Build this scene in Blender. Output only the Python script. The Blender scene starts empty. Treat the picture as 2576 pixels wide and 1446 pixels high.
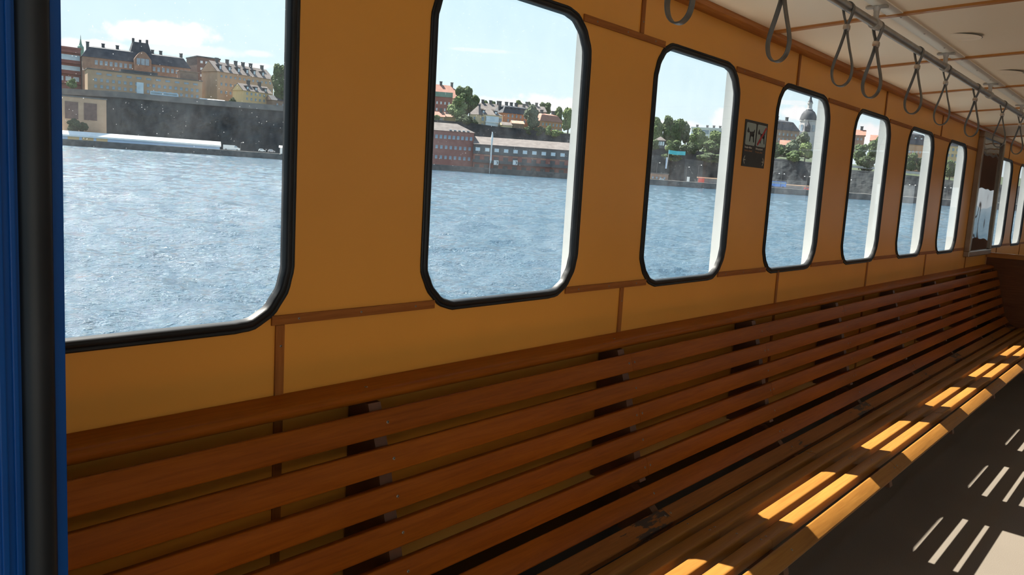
import bpy, bmesh, math, random
import numpy as np
from mathutils import Vector, Matrix, noise
from mathutils.geometry import tessellate_polygon
random.seed(7)
sc = bpy.context.scene
C = sc.collection
D = 1.6                      # metres per calibration unit (camera to wall)
FZ = 0.953 * D               # eye height above the deck
# ------------------------------------------------------------------ camera
YAW, PIT, ROL, F = 0.867292, -0.129759, 0.060066, 2003.0
CX, CY = 1288.0, 723.0
Fv = Vector((math.sin(YAW)*math.cos(PIT), math.cos(YAW)*math.cos(PIT), math.sin(PIT)))
R0 = Vector((math.cos(YAW), -math.sin(YAW), 0))
U0 = R0.cross(Fv)
Rv = math.cos(ROL)*R0 + math.sin(ROL)*U0
Uv = -math.sin(ROL)*R0 + math.cos(ROL)*U0
CAM = Vector((0, -D, FZ))
cd = bpy.data.cameras.new('camera'); cam = bpy.data.objects.new('camera', cd); C.objects.link(cam)
cd.sensor_width = 36; cd.lens = F/2576*36; cd.clip_start = .02; cd.clip_end = 5000
M = Matrix.Identity(4)
for i in range(3):
    M[i][0] = Rv[i]; M[i][1] = Uv[i]; M[i][2] = -Fv[i]; M[i][3] = CAM[i]
cam.matrix_world = M
sc.camera = cam
# sea frame (true gravity; the ferry heels and trims a little)
NUP = Vector((-0.00780, -0.01763, 0.9998)).normalized()
ROT = Vector((0, 0, 1)).rotation_difference(NUP).to_matrix()
EXT = Matrix.Translation(CAM) @ ROT.to_4x4()
ROTI = ROT.inverted()
SEA = -3.0
def P(u, v, d):
    """point of the far shore seen at picture position (u, v), d metres away, in the sea frame"""
    r = ROTI @ (Fv*F + Rv*(u-CX) + Uv*(CY-v))
    k = d/math.hypot(r.x, r.y)
    return r*k
def G(x, y, z):              # calibration units -> metres
    return Vector((x*D, y*D, FZ+z*D))
# ------------------------------------------------------------------ materials
def new_mat(name):
    m = bpy.data.materials.new(name); m.use_nodes = True
    nt = m.node_tree; b = nt.nodes['Principled BSDF']
    return m, nt, b
def N(nt, t, **k):
    n = nt.nodes.new(t)
    for a, v in k.items():
        if a in n.inputs: n.inputs[a].default_value = v
        else: setattr(n, a, v)
    return n
def ramp(nt, fac, stops):
    r = nt.nodes.new('ShaderNodeValToRGB'); nt.links.new(fac, r.inputs['Fac'])
    e = r.color_ramp.elements
    while len(e) < len(stops): e.new(.5)
    for i, (p, c) in enumerate(stops):
        e[i].position = p; e[i].color = tuple(c)+(1,) if len(c) == 3 else c
    return r.outputs['Color']
def coords(nt, scale=(1, 1, 1), kind='Object'):
    tc = nt.nodes.new('ShaderNodeTexCoord'); mp = nt.nodes.new('ShaderNodeMapping')
    mp.inputs['Scale'].default_value = scale
    nt.links.new(tc.outputs[kind], mp.inputs['Vector']); return mp.outputs['Vector']
def noisemat(name, c1, c2, scale=8, rough=.5, stretch=(1, 1, 1), bump=0, detail=4, spec=.5, metal=0, coat=0, lo=.35, hi=.65):
    m, nt, b = new_mat(name)
    v = coords(nt, stretch)
    n = N(nt, 'ShaderNodeTexNoise', Scale=scale, Detail=detail); nt.links.new(v, n.inputs['Vector'])
    nt.links.new(ramp(nt, n.outputs['Fac'], [(lo, c1), (hi, c2)]), b.inputs['Base Color'])
    b.inputs['Roughness'].default_value = rough; b.inputs['Metallic'].default_value = metal
    b.inputs['Specular IOR Level'].default_value = spec; b.inputs['Coat Weight'].default_value = coat
    if coat: b.inputs['Coat Roughness'].default_value = .12
    if bump:
        bp = N(nt, 'ShaderNodeBump', Strength=bump, Distance=.01); nt.links.new(n.outputs['Fac'], bp.inputs['Height'])
        nt.links.new(bp.outputs['Normal'], b.inputs['Normal'])
    return m
def woodmat(name, c1, c2, rough=.38, worn=False, coat=.25, axis=0):
    m, nt, b = new_mat(name)
    s = [30, 30, 30]; s[axis] = 1.6
    v = coords(nt, tuple(s))
    n = N(nt, 'ShaderNodeTexNoise', Scale=3.2, Detail=8, Roughness=.62, Distortion=.5); nt.links.new(v, n.inputs['Vector'])
    col = ramp(nt, n.outputs['Fac'], [(.3, c1), (.7, c2)])
    v2 = coords(nt, tuple(2.2 if i != axis else .5 for i in range(3)))
    n2 = N(nt, 'ShaderNodeTexNoise', Scale=2.0, Detail=2); nt.links.new(v2, n2.inputs['Vector'])
    mx = N(nt, 'ShaderNodeMix', data_type='RGBA', blend_type='MULTIPLY'); mx.inputs[0].default_value = .8
    nt.links.new(col, mx.inputs[6])
    nt.links.new(ramp(nt, n2.outputs['Fac'], [(.3, (.78, .72, .66)), (.7, (1.1, 1.08, 1.05))]), mx.inputs[7])
    out = mx.outputs[2]
    if worn:
        v3 = coords(nt, (5, 26, 26)); n3 = N(nt, 'ShaderNodeTexNoise', Scale=1.5, Detail=7, Roughness=.7); nt.links.new(v3, n3.inputs['Vector'])
        v4 = coords(nt, (1.1, 1, 1)); n4 = N(nt, 'ShaderNodeTexNoise', Scale=1.7, Detail=2); nt.links.new(v4, n4.inputs['Vector'])
        ma = N(nt, 'ShaderNodeMath', operation='ADD'); nt.links.new(n3.outputs['Fac'], ma.inputs[0]); nt.links.new(n4.outputs['Fac'], ma.inputs[1])
        mk = ramp(nt, ma.outputs[0], [(.66*2/2, (0, 0, 0)), (.69, (0, 0, 0))])
        r = nt.nodes.new('ShaderNodeMapRange'); r.inputs['From Min'].default_value = 1.13; r.inputs['From Max'].default_value = 1.17
        nt.links.new(ma.outputs[0], r.inputs['Value'])
        mw = N(nt, 'ShaderNodeMix', data_type='RGBA'); nt.links.new(r.outputs['Result'], mw.inputs[0]); nt.links.new(out, mw.inputs[6])
        mw.inputs[7].default_value = (.045, .03, .022, 1); out = mw.outputs[2]
    nt.links.new(out, b.inputs['Base Color'])
    b.inputs['Roughness'].default_value = rough; b.inputs['Coat Weight'].default_value = coat; b.inputs['Coat Roughness'].default_value = .2; b.inputs['Specular IOR Level'].default_value = .12
    bp = N(nt, 'ShaderNodeBump', Strength=.12, Distance=.003); nt.links.new(n.outputs['Fac'], bp.inputs['Height']); nt.links.new(bp.outputs['Normal'], b.inputs['Normal'])
    return m
MT = {}
MT['panel'] = noisemat('yellow_laminate', (.73, .322, .046), (.78, .347, .053), 2.2, .36, detail=2, spec=.45)
MT['hull'] = noisemat('white_hull_paint', (.56, .56, .54), (.61, .61, .59), 3, .5)
MT['trim'] = woodmat('trim_wood', (.24, .082, .020), (.40, .15, .036), .5, axis=0, coat=0)
MT['trimz'] = woodmat('batten_wood', (.24, .082, .020), (.40, .15, .036), .5, axis=2, coat=0)
MT['trimy'] = woodmat('ceiling_batten_wood', (.44, .18, .045), (.56, .25, .065), .4, axis=1)
MT['cornice'] = woodmat('cornice_wood', (.30, .10, .020), (.44, .165, .034), .4, axis=0)
MT['slat'] = woodmat('varnished_slat_wood', (.215, .054, .003), (.31, .088, .006), .42, coat=0)
MT['slatw'] = woodmat('worn_slat_wood', (.20, .070, .012), (.28, .105, .020), .45, worn=True, coat=0)
MT['seat'] = woodmat('seat_slat_wood', (.25, .108, .022), (.34, .158, .034), .42, coat=0)
MT['support'] = noisemat('dark_support_wood', (.10, .035, .012), (.15, .055, .02), 6, .5)
MT['darkwood'] = woodmat('dark_partition_wood', (.13, .045, .016), (.19, .07, .026), .4, axis=1)
MT['rubber'] = noisemat('black_rubber', (.006, .0065, .0075), (.011, .012, .014), 12, .45, spec=.3)
MT['ceil'] = noisemat('cream_ceiling_panel', (.90, .76, .57), (.93, .79, .60), 1.5, .5, detail=2)
MT['ceilstrip'] = noisemat('cream_ceiling_strip', (.74, .66, .54), (.78, .70, .58), 1.5, .4, detail=2)
MT['steel'] = noisemat('brushed_steel', (.36, .34, .31), (.44, .42, .38), 20, .36, metal=.85)
MT['bracket'] = noisemat('grey_bracket_metal', (.42, .38, .33), (.5, .46, .4), 15, .45, metal=.3)
MT['strap'] = noisemat('grey_strap_rubber', (.095, .085, .07), (.13, .12, .10), 25, .38, spec=.5)
MT['buckle'] = noisemat('chrome_buckle', (.5, .43, .36), (.62, .55, .47), 15, .2, metal=.9)
MT['screw'] = noisemat('screw_steel', (.20, .18, .16), (.42, .39, .35), 60, .3, metal=.95)
MT['screwdark'] = noisemat('screw_recess', (.02, .015, .01), (.05, .04, .03), 60, .5)
MT['blue'] = noisemat('blue_door_paint', (.0, .045, .20), (.0, .055, .23), 5, .4, spec=.25)
MT['frame'] = noisemat('bronze_frame_metal', (.30, .23, .16), (.36, .28, .20), 10, .3, metal=.6)
MT['floor'] = None
def floormat():
    m, nt, b = new_mat('speckled_deck_covering')
    v = coords(nt); n = N(nt, 'ShaderNodeTexNoise', Scale=420, Detail=3); nt.links.new(v, n.inputs['Vector'])
    n2 = N(nt, 'ShaderNodeTexNoise', Scale=1.6, Detail=4); nt.links.new(v, n2.inputs['Vector'])
    c = ramp(nt, n.outputs['Fac'], [(.36, (.108, .090, .070)), (.6, (.178, .150, .120))])
    mx = N(nt, 'ShaderNodeMix', data_type='RGBA', blend_type='MULTIPLY'); mx.inputs[0].default_value = .5
    nt.links.new(c, mx.inputs[6]); nt.links.new(ramp(nt, n2.outputs['Fac'], [(.3, (.8, .8, .8)), (.7, (1.1, 1.1, 1.1))]), mx.inputs[7])
    nt.links.new(mx.outputs[2], b.inputs['Base Color']); b.inputs['Roughness'].default_value = .6
    bp = N(nt, 'ShaderNodeBump', Strength=.25, Distance=.001); nt.links.new(n.outputs['Fac'], bp.inputs['Height']); nt.links.new(bp.outputs['Normal'], b.inputs['Normal'])
    return m
MT['floor'] = floormat()
def glassmat():
    m, nt, b = new_mat('dusty_window_glass'); nt.nodes.remove(b); out = nt.nodes['Material Output']
    tr = N(nt, 'ShaderNodeBsdfTransparent', Color=(.95, .975, .975, 1)); gl = N(nt, 'ShaderNodeBsdfGlossy', Roughness=.0)
    fr = N(nt, 'ShaderNodeFresnel', IOR=1.2); mx = N(nt, 'ShaderNodeMixShader')
    nt.links.new(fr.outputs[0], mx.inputs[0]); nt.links.new(tr.outputs[0], mx.inputs[1]); nt.links.new(gl.outputs[0], mx.inputs[2])
    dust = N(nt, 'ShaderNodeBsdfTranslucent', Color=(.8, .82, .85, 1))
    v = coords(nt); vo = N(nt, 'ShaderNodeTexVoronoi', Scale=165.0, Randomness=1.0); nt.links.new(v, vo.inputs['Vector'])
    sp = nt.nodes.new('ShaderNodeSeparateColor'); nt.links.new(vo.outputs['Color'], sp.inputs[0])
    # speck radius varies with the cell's random value; only some cells hold one
    r = nt.nodes.new('ShaderNodeMapRange'); r.inputs['From Min'].default_value = .6; r.inputs['From Max'].default_value = 1.0
    r.inputs['To Min'].default_value = 0.02; r.inputs['To Max'].default_value = .16; nt.links.new(sp.outputs[0], r.inputs['Value'])
    lt = N(nt, 'ShaderNodeMath', operation='LESS_THAN'); nt.links.new(vo.outputs['Distance'], lt.inputs[0]); nt.links.new(r.outputs[0], lt.inputs[1])
    n = N(nt, 'ShaderNodeTexNoise', Scale=7.0, Detail=6, Roughness=.65); nt.links.new(v, n.inputs['Vector'])
    r2 = nt.nodes.new('ShaderNodeMapRange'); r2.inputs['From Min'].default_value = .35; r2.inputs['From Max'].default_value = .8
    r2.inputs['To Min'].default_value = .004; r2.inputs['To Max'].default_value = .035; nt.links.new(n.outputs['Fac'], r2.inputs['Value'])
    a = N(nt, 'ShaderNodeMath', operation='MULTIPLY_ADD'); nt.links.new(lt.outputs[0], a.inputs[0]); a.inputs[1].default_value = .22; nt.links.new(r2.outputs[0], a.inputs[2])
    m2 = N(nt, 'ShaderNodeMixShader'); nt.links.new(a.outputs[0], m2.inputs[0]); nt.links.new(mx.outputs[0], m2.inputs[1]); nt.links.new(dust.outputs[0], m2.inputs[2])
    nt.links.new(m2.outputs[0], out.inputs['Surface']); return m
MT['glass'] = glassmat()
# ------------------------------------------------------------------ mesh helpers
class MB:
    def __init__(s): s.v = []; s.f = []; s.mi = []
    def add(s, vs, fs, mi=0):
        o = len(s.v); s.v += [tuple(v) for v in vs]; s.f += [tuple(i+o for i in f) for f in fs]; s.mi += [mi]*len(fs)
    def box(s, a, b, mi=0):
        x0, y0, z0 = (min(a[i], b[i]) for i in range(3)); x1, y1, z1 = (max(a[i], b[i]) for i in range(3))
        s.add([(x0,y0,z0),(x1,y0,z0),(x1,y1,z0),(x0,y1,z0),(x0,y0,z1),(x1,y0,z1),(x1,y1,z1),(x0,y1,z1)],
              [(0,3,2,1),(4,5,6,7),(0,1,5,4),(1,2,6,5),(2,3,7,6),(3,0,4,7)], mi)
    def prism(s, poly, x0, x1, mi=0):
        """poly in (y, z), extruded along x"""
        n = len(poly); vs = [(x0, y, z) for y, z in poly]+[(x1, y, z) for y, z in poly]
        s.add(vs, [(i, (i+1) % n, n+(i+1) % n, n+i) for i in range(n)]+[tuple(range(n))[::-1], tuple(range(n, 2*n))], mi)
    def cyl(s, a, b, r, n=12, r2=None, mi=0):
        a = Vector(a); b = Vector(b); d = (b-a).normalized(); r2 = r if r2 is None else r2
        u = d.orthogonal().normalized(); w = d.cross(u); vs = []
        for p, rr in ((a, r), (b, r2)):
            for k in range(n):
                t = 2*math.pi*k/n; vs.append(p+u*rr*math.cos(t)+w*rr*math.sin(t))
        s.add(vs, [(i, (i+1) % n, n+(i+1) % n, n+i) for i in range(n)]+[tuple(range(n))[::-1], tuple(range(n, 2*n))], mi)
    def lathe(s, prof, c=(0, 0, 0), n=20, mi=0):
        vs = []
        for r, z in prof:
            for k in range(n):
                t = 2*math.pi*k/n; vs.append((c[0]+r*math.cos(t), c[1]+r*math.sin(t), c[2]+z))
        fs = []
        for j in range(len(prof)-1):
            for k in range(n): fs.append((j*n+k, j*n+(k+1) % n, (j+1)*n+(k+1) % n, (j+1)*n+k))
        fs += [tuple(range(n))[::-1], tuple(range((len(prof)-1)*n, len(prof)*n))]
        s.add(vs, fs, mi)
    def sweep(s, path, sect, closed=False, mi=0):
        """path: list of (pos, u, w) frames; sect: list of (a, b)"""
        n = len(sect); vs = []
        for p, u, w in path:
            for a, b in sect: vs.append(Vector(p)+u*a+w*b)
        fs = []; m = len(path)
        for j in range(m if closed else m-1):
            k2 = (j+1) % m
            for i in range(n): fs.append((j*n+i, j*n+(i+1) % n, k2*n+(i+1) % n, k2*n+i))
        if not closed: fs += [tuple(range(n))[::-1], tuple(range((m-1)*n, m*n))]
        s.add(vs, fs, mi)
    def mesh(s, name, mats, smooth=False, bevel=0):
        me = bpy.data.meshes.new(name); me.from_pydata(s.v, [], s.f)
        for m in (mats if isinstance(mats, (list, tuple)) else [mats]): me.materials.append(m)
        me.polygons.foreach_set('material_index', s.mi)
        bm = bmesh.new(); bm.from_mesh(me)
        bmesh.ops.recalc_face_normals(bm, faces=bm.faces)
        if bevel: bmesh.ops.bevel(bm, geom=[e for e in bm.edges if len(e.link_faces) == 2 and e.calc_face_angle(0) > .5], offset=bevel, segments=2, affect='EDGES', profile=.7)
        bm.to_mesh(me); bm.free()
        if smooth:
            me.polygons.foreach_set('use_smooth', [True]*len(me.polygons))
            try: me.set_sharp_from_angle(angle=.7)
            except Exception: pass
        return me
    def build(s, name, mats, parent=None, smooth=False, bevel=0):
        o = bpy.data.objects.new(name, s.mesh(name, mats, smooth, bevel)); C.objects.link(o); o.parent = parent
        return o
def tag(o, label=None, cat=None, group=None, kind=None):
    if label: o['label'] = label
    if cat: o['category'] = cat
    if group: o['group'] = group
    if kind: o['kind'] = kind
    return o
def empty(name, loc=(0, 0, 0), rz=0, ext=False):
    o = bpy.data.objects.new(name, None); C.objects.link(o); o.empty_display_size = .2
    m = Matrix.Translation(loc) @ Matrix.Rotation(rz, 4, 'Z')
    o.matrix_basis = EXT @ m if ext else m
    return o
def copy_tree(o, parent=None):
    c = o.copy(); C.objects.link(c); c.parent = parent
    for ch in o.children: copy_tree(ch, c)
    return c
def struct(o): o['kind'] = 'structure'; return o
def inst(name, me, parent, loc=(0, 0, 0), scale=None, rot=None):
    o = bpy.data.objects.new(name, me); C.objects.link(o); o.parent = parent; o.location = loc
    if scale: o.scale = scale
    if rot: o.rotation_euler = rot
    return o
# ------------------------------------------------------------------ cabin shell
PER, X0, WW, ZB, ZT = .708855, .224343, .453513, -.231267, .353389
XEND = 8.0
XS = 0.19/D                 # cabin starts at the blue door
def rr(x0, z0, x1, z1, r, n=10):
    pts = []
    for cx, cz, a0 in ((x1-r, z0+r, -90), (x1-r, z1-r, 0), (x0+r, z1-r, 90), (x0+r, z0+r, 180)):
        for k in range(n+1):
            a = math.radians(a0+90*k/n); pts.append((cx+r*math.cos(a), cz+r*math.sin(a)))
    return pts
def winx(n): return X0+(n-1)*PER
wins = [1, 2, 3, 4, 5, 6, 7, 9, 10, 11]
b = MB()
bays = []; xprev = XS
ylo, yhi = 0.0, .0107
for i, n in enumerate(wins):
    xr = winx(n)+WW+(PER-WW)/2
    if n == 7: xr = winx(8)+WW+(PER-WW)/2
    if n == 11: xr = XEND
    bays.append((xprev, xr, n)); xprev = xr
zlo, zhi = -.953, .50
e = .010
for xa, xb, n in bays:
    x0 = winx(n)
    outer = [(xa, zlo), (xb, zlo), (xb, zhi), (xa, zhi)]
    hole = rr(x0+e, ZB+e, x0+WW-e, ZT-e, .080)
    tris = tessellate_polygon([[Vector((p[0], p[1], 0)) for p in outer], [Vector((p[0], p[1], 0)) for p in hole]])
    pts = outer+hole
    b.add([G(p[0], 0, p[1]) for p in pts], [tuple(t) for t in tris], 0)
    b.add([G(p[0], yhi, p[1]) for p in pts], [tuple(t) for t in tris], 1)
    h = len(hole)
    b.add([G(p[0], 0, p[1]) for p in hole]+[G(p[0], yhi, p[1]) for p in hole], [(i, (i+1) % h, h+(i+1) % h, h+i) for i in range(h)], 1)
me = bpy.data.meshes.new('wall_left'); me.from_pydata([tuple(v) for v in b.v], [], b.f)
me.materials.append(MT['panel']); me.materials.append(MT['hull']); me.polygons.foreach_set('material_index', b.mi)
wl = bpy.data.objects.new('wall_left', me); C.objects.link(wl); struct(wl)
# outer skin with plain rectangular openings
b = MB()
for n in range(0, 12):
    xa = winx(n)+WW+.0175; xb = winx(n+1)-.015
    if n == 0: xa = XS
    if n == 11: xb = XEND
    b.box(G(xa, yhi+.0005, -.27), G(xb, .0525, .40))
b.box(G(XS, yhi+.0005, -1.25), G(XEND, .0525, -.27)); b.box(G(XS, yhi+.0005, .40), G(XEND, .0525, .58))
struct(b.build('wall_outer', MT['hull']))
# windows: rubber surround + pane
gw = .0150
sect = [(-.002, 0), (-.0016, -.003), (.001, -.0052), (.0042, -.0050), (.006, -.0036), (.0075, -.0052), (.0105, -.0078), (.0145, -.0082), (.0182, -.0062), (.0205, -.002), (.0216, .006), (.0216, .0169), (.012, .0169)]
sect = [(a*1.16 if a > 0 else a, b_) for a, b_ in sect]
def winpath(x0):
    pts = rr(x0, ZB, x0+WW, ZT, .092, 14); n = len(pts); out = []
    for i, p in enumerate(pts):
        a = Vector(pts[i-1]); c = Vector(pts[(i+1) % n]); t = (c-a).normalized()
        nrm = Vector((-t.y, t.x))        # inward (path is counter-clockwise)
        wob = .0012*math.sin(i*1.7)+.0008*math.sin(i*.61+2)
        out.append((G(p[0], 0, p[1])+Vector((nrm.x, 0, nrm.y))*wob, Vector((nrm.x, 0, nrm.y)), Vector((0, 1, 0))))
    return out
def densify(path):
    out = []
    for i in range(len(path)):
        a = path[i]; c = path[(i+1) % len(path)]; L = (c[0]-a[0]).length; k = max(1, int(L/.05))
        for j in range(k):
            t = j/k; out.append((a[0].lerp(c[0], t), a[1].lerp(c[1], t).normalized(), a[2]))
    return out
pane = MB(); hole = rr(gw*.7, ZB+gw*.7, WW-gw*.7, ZT-gw*.7, .078)
pane.add([(p[0]*D, 0, p[1]*D) for p in hole], [tuple(range(len(hole)))])
pane_me = pane.mesh('window_pane', MT['glass'])
rb = MB(); rb.sweep(densify(winpath(0)), sect, closed=True)
rb.v = [(v[0], v[1], v[2]-FZ) for v in rb.v]
rub_me = rb.mesh('window', MT['rubber'], smooth=True)
for n in wins:
    o = bpy.data.objects.new('window_%d' % n, rub_me); C.objects.link(o); o.location = (winx(n)*D, 0, FZ); struct(o)
    inst('window_pane', pane_me, o, (0, .009, 0))
# trims between windows
def screwmesh(r=.0048):
    s = MB(); s.lathe([(r, 0), (r, .0006), (r*.8, .0014), (0.0002, .0016)], n=12)
    s.box((-r*.55, -r*.13, .0015), (r*.55, r*.13, .0019), 1); s.box((-r*.13, -r*.55, .0015), (r*.13, r*.55, .0019), 1)
    return s.mesh('screw', [MT['screw'], MT['screwdark']], smooth=True)
SCR = screwmesh()
def screw(parent, loc, nrm, s=1):
    o = bpy.data.objects.new('screw', SCR); C.objects.link(o); o.parent = parent
    o.rotation_mode = 'QUATERNION'; o.rotation_quaternion = Vector((0, 0, 1)).rotation_difference(Vector(nrm).normalized())
    o.location = Vector(loc)+Vector(nrm).normalized()*.0003; o.scale = (s, s, s); return o
tn = 1
for zc, hh in ((-.2182, .0072), (.3426, .0072)):
    for n in range(0, 12):
        if n in (7, 8): continue
        xa = winx(n)+WW+.0 if n else XS; xb = winx(n+1)-.0 if n < 11 else XEND
        # run up to the rubber, whose corner is rounded away here
        xa -= .035 if n else 0; xb += .035 if n < 11 else 0
        t = MB(); t.box((0, 0, -hh*D), ((xb-xa)*D, -.006, hh*D)); o = t.build('trim_%d' % tn, MT['trim'], bevel=.0012); o.location = G(xa, 0, zc); struct(o); tn += 1
        if n in (1, 2, 3, 4):
            L = (xb-xa)*D
            for fx in (.14, .5, .86): screw(o, (L*fx, -.006, 0), (0, -1, 0), .65)
    xa = winx(7)+WW-.035; xb = 5.17
    t = MB(); t.box((0, 0, -hh*D), ((xb-xa)*D, -.006, hh*D)); o = t.build('trim_%d' % tn, MT['trim']); o.location = G(xa, 0, zc); struct(o); tn += 1
    xa = 5.79; xb = winx(9)+.035
    t = MB(); t.box((0, 0, -hh*D), ((xb-xa)*D, -.006, hh*D)); o = t.build('trim_%d' % tn, MT['trim']); o.location = G(xa, 0, zc); struct(o); tn += 1
for k in range(9):
    xc = .6575+.9155*k
    if xc > XEND: break
    for za, zb_ in ((-.945, -.2258), (.3505, .452)):
        if za > 0 and abs(xc-5.235) < .1: continue
        t = MB(); t.box((-.0075*D, 0, 0), (.0075*D, -.005, (zb_-za)*D)); o = t.build('trim_%d' % tn, MT['trimz'], bevel=.001); o.location = G(xc, 0, za); struct(o); tn += 1
        if k < 3: screw(o, (0.002, -.005, ((zb_-za)*D-.05) if za < 0 else .04), (0, -1, 0), .65)
t = MB(); t.prism([(0, -.018*D), (-.026*D, -.018*D), (-.030*D, -.012*D), (-.030*D, .0035*D), (0, .0035*D)], XS*D, XEND*D)
o = t.build('trim_%d' % tn, MT['cornice'], bevel=.002); o.location = (0, 0, G(0, 0, .4665).z); struct(o); tn += 1
# ceiling
YR = -3.0
def cz(y):
    t = abs(y)/1.5; return .466+.0525*(2*t-t*t)
b = MB(); ny = 24
xs = [-1.0, XEND+.05]
for i in range(ny+1):
    y = YR*i/ny
    for x in xs: b.v.append(tuple(G(x, y, cz(y))))
for i in range(ny+1):
    y = YR*i/ny
    for x in xs: b.v.append(tuple(G(x, y, cz(y)+.03)))
o2 = 2*(ny+1)
for i in range(ny):
    b.f.append((2*i, 2*i+1, 2*i+3, 2*i+2)); b.mi.append(0)
    b.f.append((o2+2*i, o2+2*i+2, o2+2*i+3, o2+2*i+1)); b.mi.append(1)
struct(b.build('ceiling', [MT['ceil'], MT['hull']], smooth=True))
t = MB(); t.box(G(-1.0, .10, .585), G(XEND+.05, YR-.10, .60)); struct(t.build('roof', MT['hull']))
for k in range(-2, 9):
    xc = 2.2227+PER*k
    if xc > XEND: break
    t = MB(); w = .0125*D; th = .009; yy = [-.028+(YR+.056)*i/14 for i in range(15)]
    vs = []
    for y in yy:
        p = G(0, y, cz(y)); vs += [(-w, p.y, p.z+.002), (-w*.8, p.y, p.z-th), (w*.8, p.y, p.z-th), (w, p.y, p.z+.002)]
    fs = [(4*i+j, 4*i+(j+1) % 4, 4*i+4+(j+1) % 4, 4*i+4+j) for i in range(14) for j in range(4)]
    t.add(vs, fs); o = t.build('trim_%d' % tn, MT['trimy']); o.location = (xc*D, 0, 0); struct(o); tn += 1
# ceiling strip
t = MB(); ya, yb = -.366, -.326
p1 = G(0, ya, cz(ya)); p2 = G(0, yb, cz(yb))
t.prism([(p1.y, p1.z+.002), (p1.y, p1.z-.005), (p2.y, p2.z-.005), (p2.y, p2.z+.002)], -1.0*D, XEND*D)
o = t.build('trim_%d' % tn, MT['ceilstrip'], bevel=.0015); struct(o); tn += 1; strip = o
for k in range(22):
    x = 1.55+.26*k/1.0*.9
    y = -.350; screw(o, (x*D, G(0, y, 0).y, G(0, y, cz(y)).z-.0055), (0, 0, -1), .9)
# deck, far side, ends
t = MB(); t.box((-2.0, .05, -.05), (XEND*D, YR*D-.05, 0)); struct(t.build('floor', MT['floor']))
t = MB(); xr0 = XS*D
for n in range(0, 12):
    xa = (winx(n)+WW)*D if n else xr0; xb = winx(n+1)*D if n < 11 else XEND*D
    t.box((xa, YR*D, FZ+ZB*D), (xb, YR*D-.05, FZ+ZT*D))
t.box((xr0, YR*D, 0), (XEND*D, YR*D-.05, FZ+ZB*D)); t.box((xr0, YR*D, FZ+ZT*D), (XEND*D, YR*D-.05, FZ+.50*D))
struct(t.build('wall_right', MT['panel']))
MT['farwall'] = noisemat('brown_end_bulkhead', (.13, .06, .035), (.20, .09, .05), 2, .5)
t = MB(); xf = XEND*D
for (ya, yb2, za, zb2) in ((0.03, -.36, -.953, .5), (-.70, -1.0, -.953, .5), (-1.34, -2.0, -.953, .5), (-2.34, -3.03, -.953, .5), (-.36, -.70, -.953, -.24), (-.36, -.70, .20, .5), (-1.0, -1.34, -.953, -.24), (-1.0, -1.34, .20, .5), (-2.0, -2.34, -.953, -.24), (-2.0, -2.34, .20, .5)):
    t.box((xf, ya*D, FZ+za*D), (xf+.05, yb2*D, FZ+zb2*D))
t.box((xf, -.52*D, FZ-.24*D), (xf+.04, -.535*D, FZ+.20*D)); struct(t.build('wall_far', MT['farwall']))
# ------------------------------------------------------------------ blue door beside the camera
door = empty('door_1', (.175, -1.0, 0)); struct(door)
t = MB(); t.box((0, 0, .01), (.0445, .62, 2.2)); t.box((.0018, -.0022, .01), (.006, .0, 2.2)); t.box((.010, -.003, .01), (.0135, .0, 2.2)); t.build('door_leaf', MT['blue'], door, bevel=.0008)
t = MB(); path = [(Vector((.0265, 0, z)), Vector((1, 0, 0)), Vector((0, 1, 0))) for z in (.012, 2.19)]
t.sweep(path, [(.0105*math.cos(a), -.009*math.sin(a)) for a in [math.pi*i/12 for i in range(13)]]); t.build('rubber_seal', MT['rubber'], door, smooth=True)
t = MB(); t.box((.14, -.38, 0), (.185, 0.0, FZ+.47*D)); struct(t.build('wall_near', MT['blue']))
# ------------------------------------------------------------------ framed display panel on the wall
fp = empty('framed_display', G(5.48, 0, -.262)); tag(fp, 'tall bronze-framed glossy panel on the wall above the far end of the bench', 'framed panel')
w2 = .318*D; H = .712*D; fw = .032*D; th = .05
t = MB(); t.box((-w2, 0, 0), (w2, -th, fw)); t.box((-w2, 0, H-fw), (w2, -th, H)); t.box((-w2, 0, fw), (-w2+fw, -th, H-fw)); t.box((w2-fw, 0, fw), (w2, -th, H-fw))
t.build('frame', MT['frame'], fp, bevel=.006)
m, nt, bs = new_mat('dark_glossy_acrylic'); bs.inputs['Roughness'].default_value = .03; bs.inputs['IOR'].default_value = 1.6
v = coords(nt); n = N(nt, 'ShaderNodeTexNoise', Scale=2.2, Detail=1); nt.links.new(v, n.inputs['Vector']); bp = N(nt, 'ShaderNodeBump', Strength=.5, Distance=.02); nt.links.new(n.outputs['Fac'], bp.inputs['Height']); nt.links.new(bp.outputs['Normal'], bs.inputs['Normal'])
nt.links.new(ramp(nt, n.outputs['Fac'], [(.4, (.05, .03, .022)), (.7, (.10, .05, .035))]), bs.inputs['Base Color'])
t = MB(); t.box((-w2+fw, -.006, fw), (w2-fw, -.03, H-fw)); t.build('glossy_pane', m, fp)
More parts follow.
